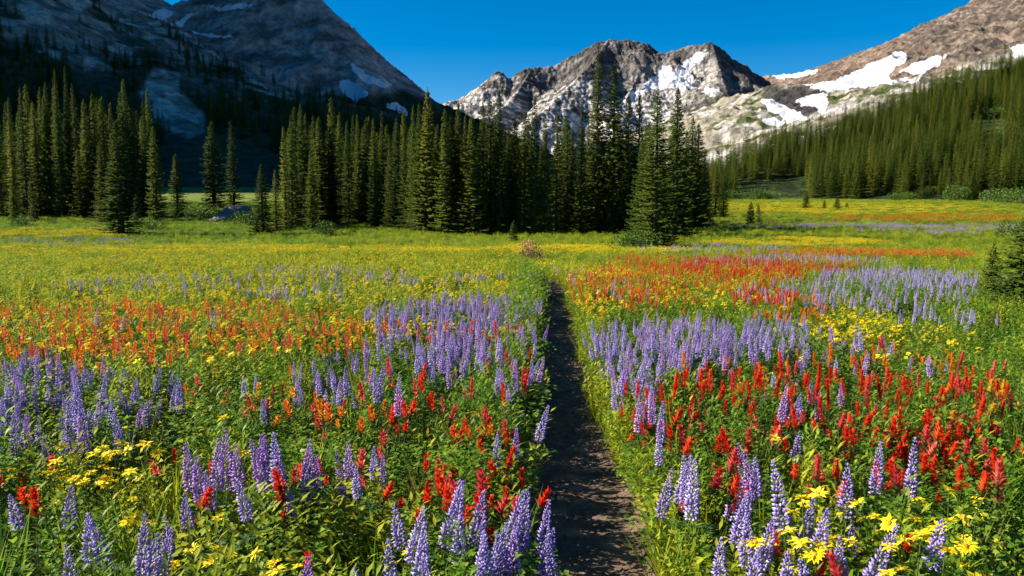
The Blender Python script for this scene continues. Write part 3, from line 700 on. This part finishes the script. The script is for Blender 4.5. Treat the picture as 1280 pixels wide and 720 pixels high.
sources('lime_plants', [('lime_plant', leafy(11, .40, 170, (.035, .055)).me('lime', M['leaf_lime'])), ('lime_plant', narrow_leafy(12, .5).me('lime', M['leaf_lime'])), ('lime_plant', narrow_leafy(13, .46).me('lime', M['leaf'])), ('lime_plant', grassy(14, .5, 60).me('lime', M['leaf_lime'])), ('lime_plant', leafy(15, .38, 170, (.035, .055)).me('lime', M['leaf']))])
sources('grass_tufts', [('grass_tuft', grassy(21).me('grass', M['leaf_lime'])), ('grass_tuft', grassy(22, .55, 30).me('grass', M['leaf'])), ('grass_tuft', grassy(23, .5, 36).me('grass', M['leaf_dry']))])

def lupine_spike(seed, L=.22, W=.034, nw=15, nf=9, m='lup', sc=1.0):
    random.seed(seed); mb = MB()
    for i in range(nw):
        t = i / (nw - 1); r = W * (1 - .72 * t ** 1.6) * (.8 + .2 * min(1, t * 5)); z = L * t ** .92; s = (1 - .55 * t) * sc
        k = max(4, int(nf * (1 - .4 * t)))
        for j in range(k):
            a = i * .7 + 6.283 * j / k + U(-.15, .15); o = vec(math.cos(a), math.sin(a), 0)
            mb.octa(vec(0, 0, z) + o * r * .35 + vec(0, 0, U(-.004, .004)), o + vec(0, 0, .15 + 1.0 * t), r * .95 * U(.85, 1.15), .0155 * s)
    mb.octa(vec(0, 0, L * .98), vec(0, 0, 1), .018, .010)
    return mb
def stem_mesh(h, r=.004, bend=.02):
    mb = MB(); mb.tube([(0, 0, -.03), (bend * .4, 0, h * .5), (bend * .0, 0, h)], [r, r * .85, r * .6], 5); return mb
def palmate(seed, h, n=9):
    """palm-shaped lupine leaves on short stalks"""
    random.seed(seed); mb = MB()
    for i in range(n):
        a = i * 2.4 + U(-.3, .3); o = vec(math.cos(a), math.sin(a), 0); z = h * U(.15, .9); p0 = vec(0, 0, z * .8); c = p0 + o * U(.05, .10) + vec(0, 0, U(.02, .06))
        w = np.cross(o, (0, 0, 1)) * .0015; mb.add([p0 - w, p0 + w, c + w, c - w], f4=[(0, 1, 2, 3)])
        for k in range(7):
            b = 6.283 * k / 7 + U(-.1, .1); mb.leaf(c, vec(math.cos(b), math.sin(b), .45), vec(0, 0, 1), U(.036, .052), .014, .2)
    return mb
def paint_head(seed, L=.11, n=34):
    random.seed(seed); mb = MB()
    for i in range(n):
        t = i / n; a = i * 2.4 + U(-.2, .2); o = vec(math.cos(a), math.sin(a), 0)
        mb.leaf(vec(0, 0, L * t * .85), o * (1.0 - .55 * t) + vec(0, 0, .75 + t), o * -.5 + vec(0, 0, 1), U(.036, .050) * (1 - .25 * t), .019, .3)
    return mb
def paint_stem(seed, h=.36):
    random.seed(seed); mb = stem_mesh(h, .003)
    for i in range(12):
        a = i * 2.4; z = h * (i + .5) / 12; mb.leaf(vec(0, 0, z), vec(math.cos(a), math.sin(a), .9), vec(0, 0, 1), .045, .009, .1)
    return mb
def daisy_head(seed, r=.026, n=12):
    random.seed(seed); mb = MB()
    for i in range(n):
        a = 6.283 * i / n + U(-.08, .08); o = vec(math.cos(a), math.sin(a), U(-.25, .45)); mb.leaf(vec(0, 0, 0) + o * .004, o, vec(0, 0, 1), r * U(.9, 1.1), .016, .12)
    return mb
def dome(r=.008):
    mb = MB(); rings = []
    for i, (rr_, z) in enumerate([(r, 0), (r * .9, r * .4), (r * .5, r * .65)]):
        for j in range(8): rings.append((math.cos(j * .785) * rr_, math.sin(j * .785) * rr_, z))
    rings.append((0, 0, r * .72)); f4 = [(i * 8 + j, i * 8 + (j + 1) % 8, (i + 1) * 8 + (j + 1) % 8, (i + 1) * 8 + j) for i in range(2) for j in range(8)]
    mb.add(rings, f4=f4, f3=[(16 + j, 16 + (j + 1) % 8, 24) for j in range(8)]); return mb

LSP = [lupine_spike(s, L, W, nw, 9, sc=1.0).me('lupine_spike', M[m]) for s, L, W, nw, m in [(1, .20, .036, 14, 'lup'), (2, .24, .036, 16, 'lup'), (3, .17, .033, 12, 'lup'), (4, .21, .037, 15, 'lup_pink'), (5, .14, .030, 10, 'lup'), (6, .22, .034, 16, 'lup_pale')]]
for me_ in LSP: me_.transform(__import__('mathutils').Matrix.Scale(.86, 4))
LSPL = [.20, .24, .17, .21, .14, .22]
LST = [stem_mesh(.36, .0042, b).me('lupine_stem', M['stem']) for b in (.02, -.015)]
LLF = [palmate(s, .36, 11).me('lupine_leaves', M['lup_leaf']) for s in (1, 2, 3)]
PH = {m: [baked([(paint_head(s, L, n).me('paintbrush_head', M[m]), (0, 0, 0), 0, 1), (paint_head(s + 50, L * .75, n // 2).me('low_bracts', M['stem']), (0, 0, -.035), 0, .95)], 'paintbrush_head') for s, L, n in ((1, .070, 28), (2, .092, 34), (3, .055, 22))] for m in ('red', 'pinkred', 'orange')}
PST = [paint_stem(s).me('paintbrush_stem', M['stem']) for s in (1, 2)]
DH = [daisy_head(s, r, n).me('daisy_petals', M['yellow']) for s, r, n in ((1, .032, 15), (2, .027, 14), (3, .035, 16))]; DD = dome(.010).me('daisy_disc', M['disc'])
DST = [paint_stem(s + 8).me('daisy_stem', M['stem']) for s in (1, 2)]

def single(kind, i):
    if kind == 'lup': return [(LSP[i], (0, 0, .31), 0, .88), (LST[i % 2], (0, 0, 0), 0, 1), (LLF[i % 3], (0, 0, 0), 0, 1)]
    if kind == 'yel': return [(DST[i % 2], (0, 0, 0), 0, 1), (DH[i % 3], (0, 0, .37), 0, 1.1), (DD, (0, 0, .37), 0, 1.1), (DH[(i + 1) % 3], (.04, .01, .34), 0, .9), (DH[(i + 2) % 3], (-.03, .03, .35), 0, .9)]
    return [(PST[i % 2], (0, 0, 0), 0, 1), (PH[kind][i % 3], (0, 0, .36), 0, .9)]
sources('lupine_src', [('lupine', baked(single('lup', i), 'lupine')) for i in range(5)])
sources('lupine_pale_src', [('lupine_pale', baked(single('lup', i), 'lupine')) for i in (5, 0)])
sources('red_src', [('paintbrush', baked(single('red', i), 'paintbrush')) for i in range(3)] + [('paintbrush', baked(single('pinkred', 0), 'paintbrush'))])
sources('orange_src', [('paintbrush_orange', baked(single('orange', i), 'paintbrush')) for i in range(3)] + [('paintbrush_orange', baked(single('pinkred', 1), 'paintbrush'))])
sources('yellow_src', [('daisy', baked(single('yel', i), 'daisy')) for i in range(3)])
def drift(kind, seed, n=7, rad=.5, big=1.0):
    random.seed(seed); parts = []
    for i in range(n):
        a = U(0, 6.28); r = rad * math.sqrt(U(0, 1)); s = U(.8, 1.15) * big
        for me, loc, rz, sc in single(kind, random.randrange(6) if kind == 'lup' else random.randrange(3)):
            if me in LLF: continue
            parts.append((me, (math.cos(a) * r + loc[0] * s, math.sin(a) * r + loc[1] * s, loc[2] * s), U(0, 6), sc * s))
    return baked(parts, 'wildflower_drift')
sources('lupine_far', [('lupine_drift', drift('lup', s, 13)) for s in (1, 2, 8)])
sources('red_far', [('red_drift', drift('red', 3, 9)), ('red_drift', drift('pinkred', 4, 9)), ('red_drift', drift('orange', 44, 9))])
sources('orange_far', [('orange_drift', drift('orange', s, 9)) for s in (5, 6)])
sources('yellow_far', [('yellow_drift', drift('yel', s, 34, .6, .85)) for s in (7, 8)])

# where each flower grows: centres and radii of the drifts (projected once onto the ground), weight, place phrase
Z = {}
Z['lup'] = [(590, 640, 110, 50, .05, 'in the big cluster hanging over the trail'), (340, 575, 125, 24, .35, 'in the mauve band below the leafy hollow'), (460, 560, 45, 24, 1.0, 'in the mauve band below the leafy hollow'), (430, 455, 110, 22, .35, None), (160, 672, 55, 30, .12, 'in the shaded corner tuft'), (30, 625, 50, 18, .2, 'in the shaded corner tuft'),
            (70, 466, 120, 34, 1.25, 'in the dense bank at the far left edge'), (20, 510, 60, 22, .8, 'in the dense bank at the far left edge'), (140, 500, 60, 20, .5, 'in the dense bank at the far left edge'), (430, 455, 90, 20, .5, None), (330, 470, 50, 14, .3, None), (590, 365, 105, 13, 1.2, None), (500, 375, 40, 9, .8, None), (600, 415, 95, 42, 1.0, None), (640, 460, 40, 40, .6, None), (520, 400, 50, 20, .6, None), (450, 430, 40, 20, .4, None),
            (770, 470, 60, 50, 1.3, 'in the lupine bank along the trail'), (850, 408, 130, 24, 1.3, None), (810, 440, 80, 26, .9, None), (960, 400, 90, 20, .5, None), (1000, 415, 60, 25, .4, None), (1080, 420, 50, 20, .45, None), (1150, 430, 40, 14, .3, None),
            (930, 600, 120, 55, .06, 'among yellow flowers near the trail'), (1030, 650, 80, 60, .05, 'in the foreground tuft amid yellow flowers'), (850, 600, 40, 30, .12, 'among yellow flowers near the trail'), (1100, 575, 60, 30, .05, 'in the foreground tuft amid yellow flowers'), (800, 530, 30, 35, .5, 'in the lupine bank along the trail'), (1180, 640, 40, 20, .03, 'in the foreground tuft amid yellow flowers'), (1000, 480, 60, 25, .15, None), (640, 540, 30, 30, .2, None)]
Z['lup_pale'] = [(1080, 345, 150, 15, 1.0), (1120, 330, 120, 10, .9), (980, 312, 130, 5, .5), (200, 335, 130, 10, .3), (420, 325, 130, 6, .3), (380, 345, 80, 8, .4), (560, 330, 90, 6, .4), (1170, 372, 70, 12, .4), (90, 292, 90, 4, .15), (680, 328, 50, 8, .5), (770, 340, 70, 8, .3), (1180, 277, 130, 7, .22), (900, 300, 90, 6, .15), (1000, 275, 90, 3, .2), (900, 385, 120, 12, .3), (250, 375, 60, 10, .2), (150, 380, 60, 7, .3)]
Z['red'] = [(870, 490, 100, 32, .55, 'in the red band beside the lupine bank'), (900, 540, 90, 34, .55, 'in the red band beside the lupine bank'), (1030, 500, 110, 45, .45, 'in the red sweep across the slope'), (1170, 500, 110, 45, .7, 'in the red sweep across the slope'), (1190, 545, 110, 35, .55, 'in the red sweep across the slope'), (980, 460, 130, 16, .6, None), (1150, 465, 100, 16, .7, None), (1000, 545, 60, 30, .4, 'in the red sweep across the slope'),
            (590, 570, 75, 36, .85, 'in the red patch behind the big lupine cluster'), (530, 575, 60, 30, .7, 'in the red patch behind the big lupine cluster'), (610, 500, 60, 40, .35, 'on the bank left of the trail'), (420, 555, 80, 30, .35, 'above the mauve lupine band'), (520, 470, 60, 20, .35, None), (420, 650, 70, 40, .15, 'in the dark hollow by the big lupine cluster'), (240, 550, 60, 30, .12, 'above the mauve lupine band'), (60, 560, 50, 30, .15, 'among the yellow flowers at the edge'), (630, 395, 60, 12, .25, None), (1050, 650, 150, 40, .10, 'amid the yellow foreground flowers'), (920, 320, 90, 10, .5, None), (960, 352, 50, 9, .7, None), (640, 430, 40, 30, .3, None), (660, 470, 20, 60, .3, None)]
Z['orange'] = [(100, 408, 190, 20, .68), (300, 388, 210, 20, .6), (180, 366, 170, 9, .6), (60, 392, 120, 14, .5), (400, 470, 100, 14, .6), (430, 400, 80, 14, .4), (850, 330, 150, 14, .6), (930, 318, 150, 9, .5), (750, 340, 80, 14, .7), (1000, 365, 60, 14, .4), (1080, 305, 150, 4, .6), (800, 355, 80, 8, .4), (1150, 430, 110, 22, .35), (1230, 460, 60, 25, .4), (1200, 266, 150, 4, .16), (820, 312, 60, 5, .6), (950, 440, 120, 16, .25), (300, 455, 80, 14, .2), (560, 495, 90, 20, .2), (550, 395, 40, 8, .3)]
Z['yellow'] = [(140, 390, 240, 30, .6, None), (820, 332, 140, 12, .4, None), (330, 320, 420, 16, .5, None), (330, 350, 400, 14, .5, None), (450, 300, 260, 4, .4, None), (700, 330, 60, 14, .5, None), (130, 555, 90, 34, 1.1, 'in the yellow patch beside the shaded leaves'), (40, 560, 50, 30, .5, 'in the yellow patch beside the shaded leaves'), (260, 670, 120, 50, .55, 'on the leafy mound below the mauve lupines'), (180, 700, 60, 25, .7, 'on the leafy mound below the mauve lupines'), (150, 630, 40, 16, .5, 'on the leafy mound below the mauve lupines'), (480, 690, 20, 30, .8, 'tucked into the big lupine cluster'), (1060, 610, 130, 40, .35, 'in the yellow drift across the corner'), (1190, 620, 100, 36, 1.3, 'in the yellow drift across the corner'), (1180, 690, 110, 30, 1.2, 'in the yellow drift across the corner'), (950, 650, 60, 40, .25, 'in the yellow drift across the corner'), (980, 525, 60, 25, .2, 'amid the red bracts'), (360, 680, 40, 40, .2, 'on the leafy mound below the mauve lupines'),
               (330, 335, 400, 30, .3, None), (400, 345, 270, 12, .6, None), (300, 305, 400, 12, .25, None), (300, 385, 320, 26, .5, None), (560, 335, 120, 14, .6, None), (450, 315, 220, 8, .5, None), (80, 282, 110, 5, .3, None), (730, 325, 70, 10, .8, None), (740, 350, 40, 14, .8, None), (850, 345, 150, 14, .5, None), (1070, 385, 60, 22, .9, None), (1140, 400, 80, 20, .4, None), (130, 415, 180, 16, .5, None), (620, 340, 60, 12, .8, None), (1000, 350, 60, 8, .3, None), (240, 470, 40, 8, .4, None), (1050, 256, 220, 6, .1, None), (700, 300, 200, 5, .6, None), (760, 605, 14, 20, .6, 'at the lit edge of the trail'), (1000, 292, 120, 4, .6, None), (1010, 430, 90, 12, .3, None), (300, 520, 60, 20, .15, 'above the mauve lupine band')]
GAP = [(40, 690, 70, 40), (20, 655, 40, 20), (440, 660, 45, 50), (420, 700, 60, 30), (520, 600, 30, 18), (240, 545, 30, 14), (430, 620, 40, 20)]
LIME = [(0, 340, 700, 50, 1), (900, 300, 500, 50, 1), (520, 345, 200, 40, 1), (1100, 265, 300, 30, 1), (790, 620, 45, 130, .9), (760, 540, 40, 60, .8)]
def zden(px, py, zs):
    d = np.zeros(px.shape)
    for z in zs:
        q = ((px - z[0]) / z[2]) ** 2 + ((py - z[1]) / z[3]) ** 2; q = q * (.35 + 1.5 * fbm(px / 28 + z[0], py / (7 if z[1] < 400 else 20), 3))
        d = np.maximum(d, z[4] * sstep(1.35, .55, q))
    return d
def zname(px, py, zs):
    b = None; bq = 9
    for z in zs:
        q = ((px - z[0]) / z[2]) ** 2 + ((py - z[1]) / z[3]) ** 2
        if len(z) > 5 and z[5] and q < bq: bq = q; b = z[5]
    return b
def frustum(n_per, d0, d1, pxr=(-40, 1320)):
    q0 = (pxr[0] - 640) / F_PX * 1.01; q1 = (pxr[1] - 640) / F_PX * 1.01
    n = int(n_per * (q1 - q0) * (d1 * d1 - d0 * d0) / 2)
    y = np.sqrt(rng.uniform(d0 * d0, d1 * d1, n)); x = rng.uniform(q0, q1, n) * y
    return x, y
def offpath(x, y, m=.0): return (np.abs(x - path_x(y)) > path_w(y) * .5 + m) | (y > 16.6)
def gapd(px, py):
    d = np.zeros(px.shape)
    for z in GAP: d = np.maximum(d, sstep(1.3, .4, ((px - z[0]) / z[2]) ** 2 + ((py - z[1]) / z[3]) ** 2))
    return d

# foliage carpet
PL = {'leafy_plants': [], 'lime_plants': [], 'grass_tufts': []}
for d0, d1, dens, sw, pxr in [(1.7, 6, 26, 1.0, (-120, 1400)), (6, 12, 27, .92, (-60, 1340)), (12, 25, 19, 1.0, (-40, 1320)), (25, 62, 8, 1.4, (-40, 1320)), (62, 110, 2.0, 2.8, (-40, 1320)), (110, 300, .8, 4.0, (850, 1320))]:
    x, y = frustum(dens, d0, d1, pxr); k = offpath(x, y, .05); x, y = x[k], y[k]; z = gz(x, y)
    px, py, dep = proj(x, y, z + .4)
    g = gapd(px, py); k = rng.random(len(x)) > g * .75; x, y, z, px, py, g, dep = [a[k] for a in (x, y, z, px, py, g, dep)]
    hs = .72 + .62 * fbm(x * .9, y * .9, 3) * 1.0 + rng.uniform(-.12, .12, len(x)); hs *= (1 - .45 * g)
    e = np.abs(x - path_x(y)) - path_w(y) * .5; hs *= np.where(x > path_x(y), .55 + .45 * sstep(0, .35, e), 1.0)
    hs *= np.interp(dep, [0, 4, 8, 14, 26, 60, 110, 300], [1, .95, .80, .70, .64, .66, .8, 1.0])
    lime = zden(px, py, LIME) * .95 + (fbm(x * .35, y * .35, 2) > .62) * .3
    kd = np.where(rng.random(len(x)) < lime, 1, 0); kd = np.where(rng.random(len(x)) < .16, 2, kd)
    w = sw * rng.uniform(.85, 1.2, len(x))
    for i, nm in enumerate(PL):
        s = kd == i; ww = w[s] if nm != 'grass_tufts' else w[s] * .8
        PL[nm].append(np.stack([x[s], y[s], z[s] - .02, ww, ww, hs[s] * (1.0 if i < 2 else 1.05)], 1))
yy = np.sort(rng.uniform(1.8, 17, 460)); xx = path_x(yy) - path_w(yy) * .5 - rng.uniform(.09, .36, len(yy)) + (fbm(yy * 1.1, yy * 0, 3) - .5) * .12
PL['leafy_plants'].append(np.stack([xx, yy, gz(xx, yy) - .02, rng.uniform(.9, 1.1, len(yy)), rng.uniform(.9, 1.1, len(yy)), rng.uniform(.75, 1.1, len(yy))], 1))
yy = rng.uniform(1.8, 17, 420); xx = path_x(yy) + path_w(yy) * .5 + rng.uniform(.02, .2, len(yy)) + (fbm(yy * 1.3, yy * 0 + 7, 3) - .5) * .16; hs = rng.uniform(.3, .85, len(yy))
PL['lime_plants'].append(np.stack([xx, yy, gz(xx, yy) - .02, hs * 1.2, hs * 1.2, hs], 1))
for nm, lab in (('leafy_plants', 'green leafy plants covering the meadow floor'), ('lime_plants', 'yellow-green sunlit leafy plants of the open meadow'), ('grass_tufts', 'thin grass growing among the meadow flowers')):
    a = np.concatenate(PL[nm]); print(nm, len(a))
    scatter({'leafy_plants': 'meadow_foliage', 'lime_plants': 'sunlit_foliage', 'grass_tufts': 'grass'}[nm], nm, a[:, :3], rots(len(a), .10), a[:, 3:], lab, 'meadow plants' if 'grass' not in nm else 'grass')

# flowers
def grow(kind, dmax, far_key, near_key, far_lab, ind_n, hflower=.5):
    """near plants one by one; beyond them single plants, then drifts"""
    zs = Z[kind]
    x, y = frustum(dmax, 2.0, 14, (-40, 1320)); z = gz(x, y); hs = rng.uniform(.82, 1.22, len(x)); px, py, dep = proj(x, y, z + hflower * hs)
    hs *= np.interp(dep, [3, 5, 8, 14], [1, .90, .74, .64]); k = (rng.random(len(x)) < zden(px, py, zs) * (1.15 - .3 * (fbm(x * 1.4 + 3, y * 1.4, 2) < .45))) & offpath(x, y, .02) & (py < 745)
    near = np.stack([x, y, z, hs], 1)[k]; npx = px[k]; npy = py[k]; o = np.argsort(dep[k]); near, npx, npy = near[o], npx[o], npy[o]
    x, y = frustum(dmax * 1.1, 14, 26, (-40, 1320)); z = gz(x, y); px, py, dep = proj(x, y, z + hflower * 1.05); k = (rng.random(len(x)) < zden(px, py, zs)) & offpath(x, y, .0)
    mid = np.stack([x, y, z, rng.uniform(.52, .74, len(x))], 1)[k]
    x, y = frustum(dmax * .15, 26, 62, (-40, 1320)); z = gz(x, y); px, py, dep = proj(x, y, z + hflower * 1.2); k = rng.random(len(x)) < zden(px, py, zs)
    far = np.stack([x, y, z, rng.uniform(.46, .64, len(x))], 1)[k]
    x, y = frustum(dmax * .04, 62, 290, (820, 1320)); z = gz(x, y); px, py, dep = proj(x, y, z + hflower * 1.6); k = rng.random(len(x)) < zden(px, py, zs)
    far = np.concatenate([far, np.stack([x, y, z, rng.uniform(.75, 1.05, len(x))], 1)[k]])
    return near, npx, npy, mid, far
def ind_plant(name, base_parts, head_parts, x, y, z, s, label, cat, group, tilt=.11):
    e = bpy.data.objects.new(name, None); COL.objects.link(e); e.location = (x, y, z - .01); e.scale = (s, s, s); e.rotation_euler = (random.gauss(0, tilt), random.gauss(0, tilt), U(0, 6.28)); tag(e, label, cat, group)
    for nm, me in base_parts: obj(nm, me, e)
    for nm, me, loc, sc, subs in head_parts:
        h = obj(nm, me, e); h.location = loc; h.scale = (sc, sc, sc); h.rotation_euler = (random.gauss(0, .2 if nm == 'flower_head' else .07), random.gauss(0, .2 if nm == 'flower_head' else .07), U(0, 6.28))
        for sn, sm in subs: obj(sn, sm, h)
    return e
def make(kind, x, y, z, s, label, group, colour=None, big=False):
    if kind == 'lup':
        i = random.choice([0, 1, 2, 4, 3]) if colour is None else colour
        e = ind_plant('lupine', [('stem', random.choice(LST)), ('leaves', random.choice(LLF))], [('flower_spike', LSP[i], (0, 0, .32), .9 if not big else 1.12, [])], x, y, z, s, label, 'lupine', group)
    elif kind in ('red', 'orange'):
        m = random.choice(['red', 'red', 'red', 'pinkred']) if kind == 'red' else random.choice(['orange', 'orange', 'pinkred'])
        hd = [('flower_head', random.choice(PH[m]), (0, 0, .33), 1.15, [])]
        if random.random() < .4: hd.append(('flower_head', PH[m][2], (.035, .01, .27), .9, []))
        e = ind_plant('paintbrush_flower', [('stem', random.choice(PST))], hd, x, y, z, s, label, 'paintbrush flower', group)
    else:
        hd = [('flower_head', random.choice(DH), (0, 0, .37), 1.0, [('disc', DD)])]
        if random.random() < .5: hd.append(('flower_head', random.choice(DH), (.05, .015, .345), .85, [('disc', DD)]))
        e = ind_plant('yellow_daisy', [('stem', random.choice(DST))], hd, x, y, z, s, label, 'daisy', group)
    return e
def hero(kind, px, py, hpl, cl, label, group=None, s=None):
    """flower whose middle sits at this spot of the photograph, on the ground at its own height"""
    s = (s or 1.0) * .93; x, y, z = ground_at(px, py, 1.2, .45 * s)
    if not offpath(np.array([x]), np.array([y]), -.02)[0]: pass
    e = make(kind, x, y, z, s, label, group, cl, True); e.scale = (s * .86, s * .86, s * .97); return e

random.seed(77)
HERO_L = [(500, 648, 1.15), (513, 630, 1.1), (535, 622, 1.25), (549, 640, 1.15), (562, 612, 1.2), (571, 648, 1.15), (583, 625, 1.2), (597, 640, 1.1), (613, 655, 1.1), (628, 618, 1.2), (638, 640, 1.15), (596, 690, 1.15), (628, 690, 1.1), (650, 705, 1.05), (664, 652, 1.0), (681, 662, 1.0), (684, 680, .95), (704, 682, 1.0), (573, 700, 1.1), (492, 700, 1.0), (440, 700, 1.1), (387, 710, 1.1), (520, 690, 1.1), (545, 705, 1.0),
          (905, 595, 1.1), (920, 600, 1.0), (950, 575, 1.15), (1003, 618, 1.25), (1016, 640, 1.2), (1056, 603, 1.2), (1165, 634, 1.3), (1100, 580, 1.1), (988, 545, 1.0), (940, 645, 1.15), (978, 640, 1.0), (905, 630, 1.05), (1028, 668, 1.2), (1045, 690, 1.2), (992, 700, 1.25), (938, 700, 1.15), (896, 685, .95), (826, 582, 1.05), (858, 605, 1.15), (862, 598, 1.1), (815, 610, 1.0), (1060, 690, 1.0),
          (248, 568, 1.15), (272, 560, 1.2), (262, 580, 1.1), (300, 572, 1.1), (312, 566, 1.15), (325, 562, 1.2), (338, 572, 1.15), (360, 565, 1.2), (384, 568, 1.15), (372, 585, 1.0), (283, 572, 1.0), (350, 580, 1.1), (400, 568, 1.0), (430, 560, 1.0), (110, 660, 1.05), (155, 660, 1.0), (168, 690, 1.1), (182, 690, 1.0), (215, 660, .9), (80, 615, 1.0), (25, 620, 1.0), (75, 705, .9)]
def spot(px, py):
    if 430 < px < 720 and py > 600: return 'in the big cluster hanging over the trail'
    if px > 780: return 'amid the yellow and red flowers beside the trail'
    if px > 230: return 'in the mauve band below the leafy hollow'
    return 'in the shaded corner tuft'
for loc_ in sorted(set(spot(a, b) for a, b, c in HERO_L)):
    L_ = sorted([h for h in HERO_L if spot(h[0], h[1]) == loc_])
    for i, (a, b, c) in enumerate(L_):
        hero('lup', a, b, 0, 3 if 'mauve' in loc_ and random.random() < .7 else random.choice([0, 1, 1, 2]), f'{ordn[i]} lupine spike from the left {loc_}', 'lupines ' + loc_, c)
n_hero = len(HERO_L)
ZS = {'lup': 1.15, 'lup_pale': 1.08, 'red': 1.18, 'orange': 1.12, 'yellow': 1.2}
for kind, dmax, N_, nk, fk, nm, labs in [('lup', 104, 300 - n_hero, 'lupine_src', 'lupine_far', 'lupine_drifts', 'violet lupines massed in the farther meadow'),
                                    ('red', 120, 210, 'red_src', 'red_far', 'paintbrush_drifts', 'scarlet paintbrush massed in the farther meadow'),
                                    ('orange', 110, 80, 'orange_src', 'orange_far', 'orange_paintbrush_drifts', 'orange paintbrush massed in the farther meadow'),
                                    ('yellow', 84, 240, 'yellow_src', 'yellow_far', 'yellow_daisy_drifts', 'yellow daisies massed in the farther meadow'),
                                    ('lup_pale', 48, 0, 'lupine_pale_src', 'lupine_far', 'pale_lupine_drifts', 'pale lavender lupines massed in the farther meadow')]:
    near, npx, npy, mid, far = grow(kind, dmax, fk, nk, labs, N_)
    gname = {'lup': 'lupines', 'red': 'red paintbrush flowers', 'orange': 'orange paintbrush flowers', 'yellow': 'yellow daisies', 'lup_pale': ''}[kind]
    word = {'lup': 'violet lupine', 'red': 'scarlet paintbrush flower', 'orange': 'orange paintbrush flower', 'yellow': 'small yellow daisy', 'lup_pale': ''}[kind]
    iv = [i for i in range(len(near)) if -15 < npx[i] < 1295][:N_]
    byz = {}
    for i in iv:
        w = zname(npx[i], npy[i], Z[kind]) if kind != 'orange' else ('amid the leaves nearer than the orange band' if npx[i] < 700 else 'at the upper rim of the red sweep')
        byz.setdefault(w or 'in the middle of the meadow', []).append(i)
    for w, L_ in byz.items():
        L_.sort(key=lambda i: npx[i])
        for j, i in enumerate(L_):
            x, y, z, s = near[i]
            lab = f'{ordn[j]} {word} from the left {w}' if len(L_) <= 12 else f'{word} growing {w}'
            if kind == 'lup' and len(L_) <= 12: lab = f'{ordn[j]} small lupine from the left {w}'
            e = make(kind, x, y, z, s * {'yellow': .92, 'red': .82, 'orange': .80, 'lup': .84}.get(kind, 1), lab, f'{gname} {w}'); e.scale.z *= {'lup': 1.22, 'red': 1.2, 'orange': 1.2, 'yellow': 1.2}[kind] * U(.88, 1.14)
    left = np.array([i for i in range(len(near)) if i not in set(iv)], int)
    P = np.concatenate([near[left], mid]) if len(mid) + len(left) else mid
    print(kind, len(near), len(mid), len(far))
    allp = [P]
    scatter(nm, nk, P[:, :3], rots(len(P), .12), P[:, 3:4] * np.stack([np.full(len(P), .80), np.full(len(P), .80), ZS[kind] * rng.uniform(.84, 1.16, len(P))], 1) * (1 if kind != 'yellow' else .92), labs, 'wildflowers')
    if len(far): scatter(nm, fk, far[:, :3], rots(len(far), .05), far[:, 3:4] * np.array([[1, 1, ZS[kind] * 1.08]]), labs.replace('farther', 'farthest'), 'wildflowers')

# pebbles and a fallen leaf on the trail
def pebble(seed):
    me = boulder(seed, 2); return me
sources('pebble_src', [('pebble', pebble(i)) for i in range(3)])
n = 420; y = rng.uniform(2.5, 14, n) ** 1.0; x = path_x(y) + rng.normal(0, .17, n) * path_w(y) / .5; s = rng.uniform(.003, .011, n) * np.where(rng.random(n) < .1, 1.9, 1)
scatter('pebbles', 'pebble_src', np.stack([x, y, gz(x, y) - .005], 1), rots(n, .5), np.stack([s * 1.4, s, s * .6], 1), 'small pale stones strewn over the dirt trail', 'pebbles')
mb = MB(); mb.leaf(vec(0, 0, 0), vec(1, .2, .1), vec(0, 0, 1), .07, .05, .15)
x, y, z = ground_at(682, 529); o = obj('fallen_leaf', mb.me('fallen_leaf', M['dryleaf'])); o.location = (float(path_x(y)) - .16, y, z + .03); tag(o, 'pale yellow fallen leaf lying on the dark trail', 'leaf')

# ------------------------------------------------------------------ light and sky
EL = R(31); AZ = R(5)                                     # sun from the left, a little beyond
sd = Vector((-math.cos(AZ) * math.cos(EL), math.sin(AZ) * math.cos(EL), math.sin(EL)))
sl = bpy.data.lights.new('sun', 'SUN'); sl.energy = 5.0; sl.angle = R(.5); sl.color = (1, .93, .80)
so = bpy.data.objects.new('sun', sl); COL.objects.link(so); so.rotation_euler = sd.to_track_quat('Z', 'Y').to_euler()
W = bpy.data.worlds.new('World'); S.world = W; W.use_nodes = True; nt = W.node_tree; nt.nodes.clear()
sky = N(nt, 'ShaderNodeTexSky', sky_type='NISHITA', sun_disc=False, sun_elevation=EL, sun_rotation=math.atan2(sd.x, sd.y), altitude=2200, air_density=1.0, dust_density=.2, ozone_density=3.5)
hsv = N(nt, 'ShaderNodeHueSaturation', i={'Saturation': 1.5, 'Value': 1.0, 'Hue': .5}); nt.links.new(sky.outputs[0], hsv.inputs['Color'])
bg = N(nt, 'ShaderNodeBackground', i={'Strength': .059}); nt.links.new(hsv.outputs[0], bg.inputs[0])
wo = N(nt, 'ShaderNodeOutputWorld'); nt.links.new(bg.outputs[0], wo.inputs[0])
S.view_settings.view_transform = 'Standard'; S.view_settings.look = 'None'; S.view_settings.gamma = 1; S.view_settings.exposure = 1.18; S.view_settings.use_curve_mapping = False
S.render.engine = 'CYCLES'; S.cycles.max_bounces = 6; S.cycles.diffuse_bounces = 3; S.cycles.transmission_bounces = 3; S.cycles.use_denoising = True; S.cycles.sample_clamp_indirect = 4
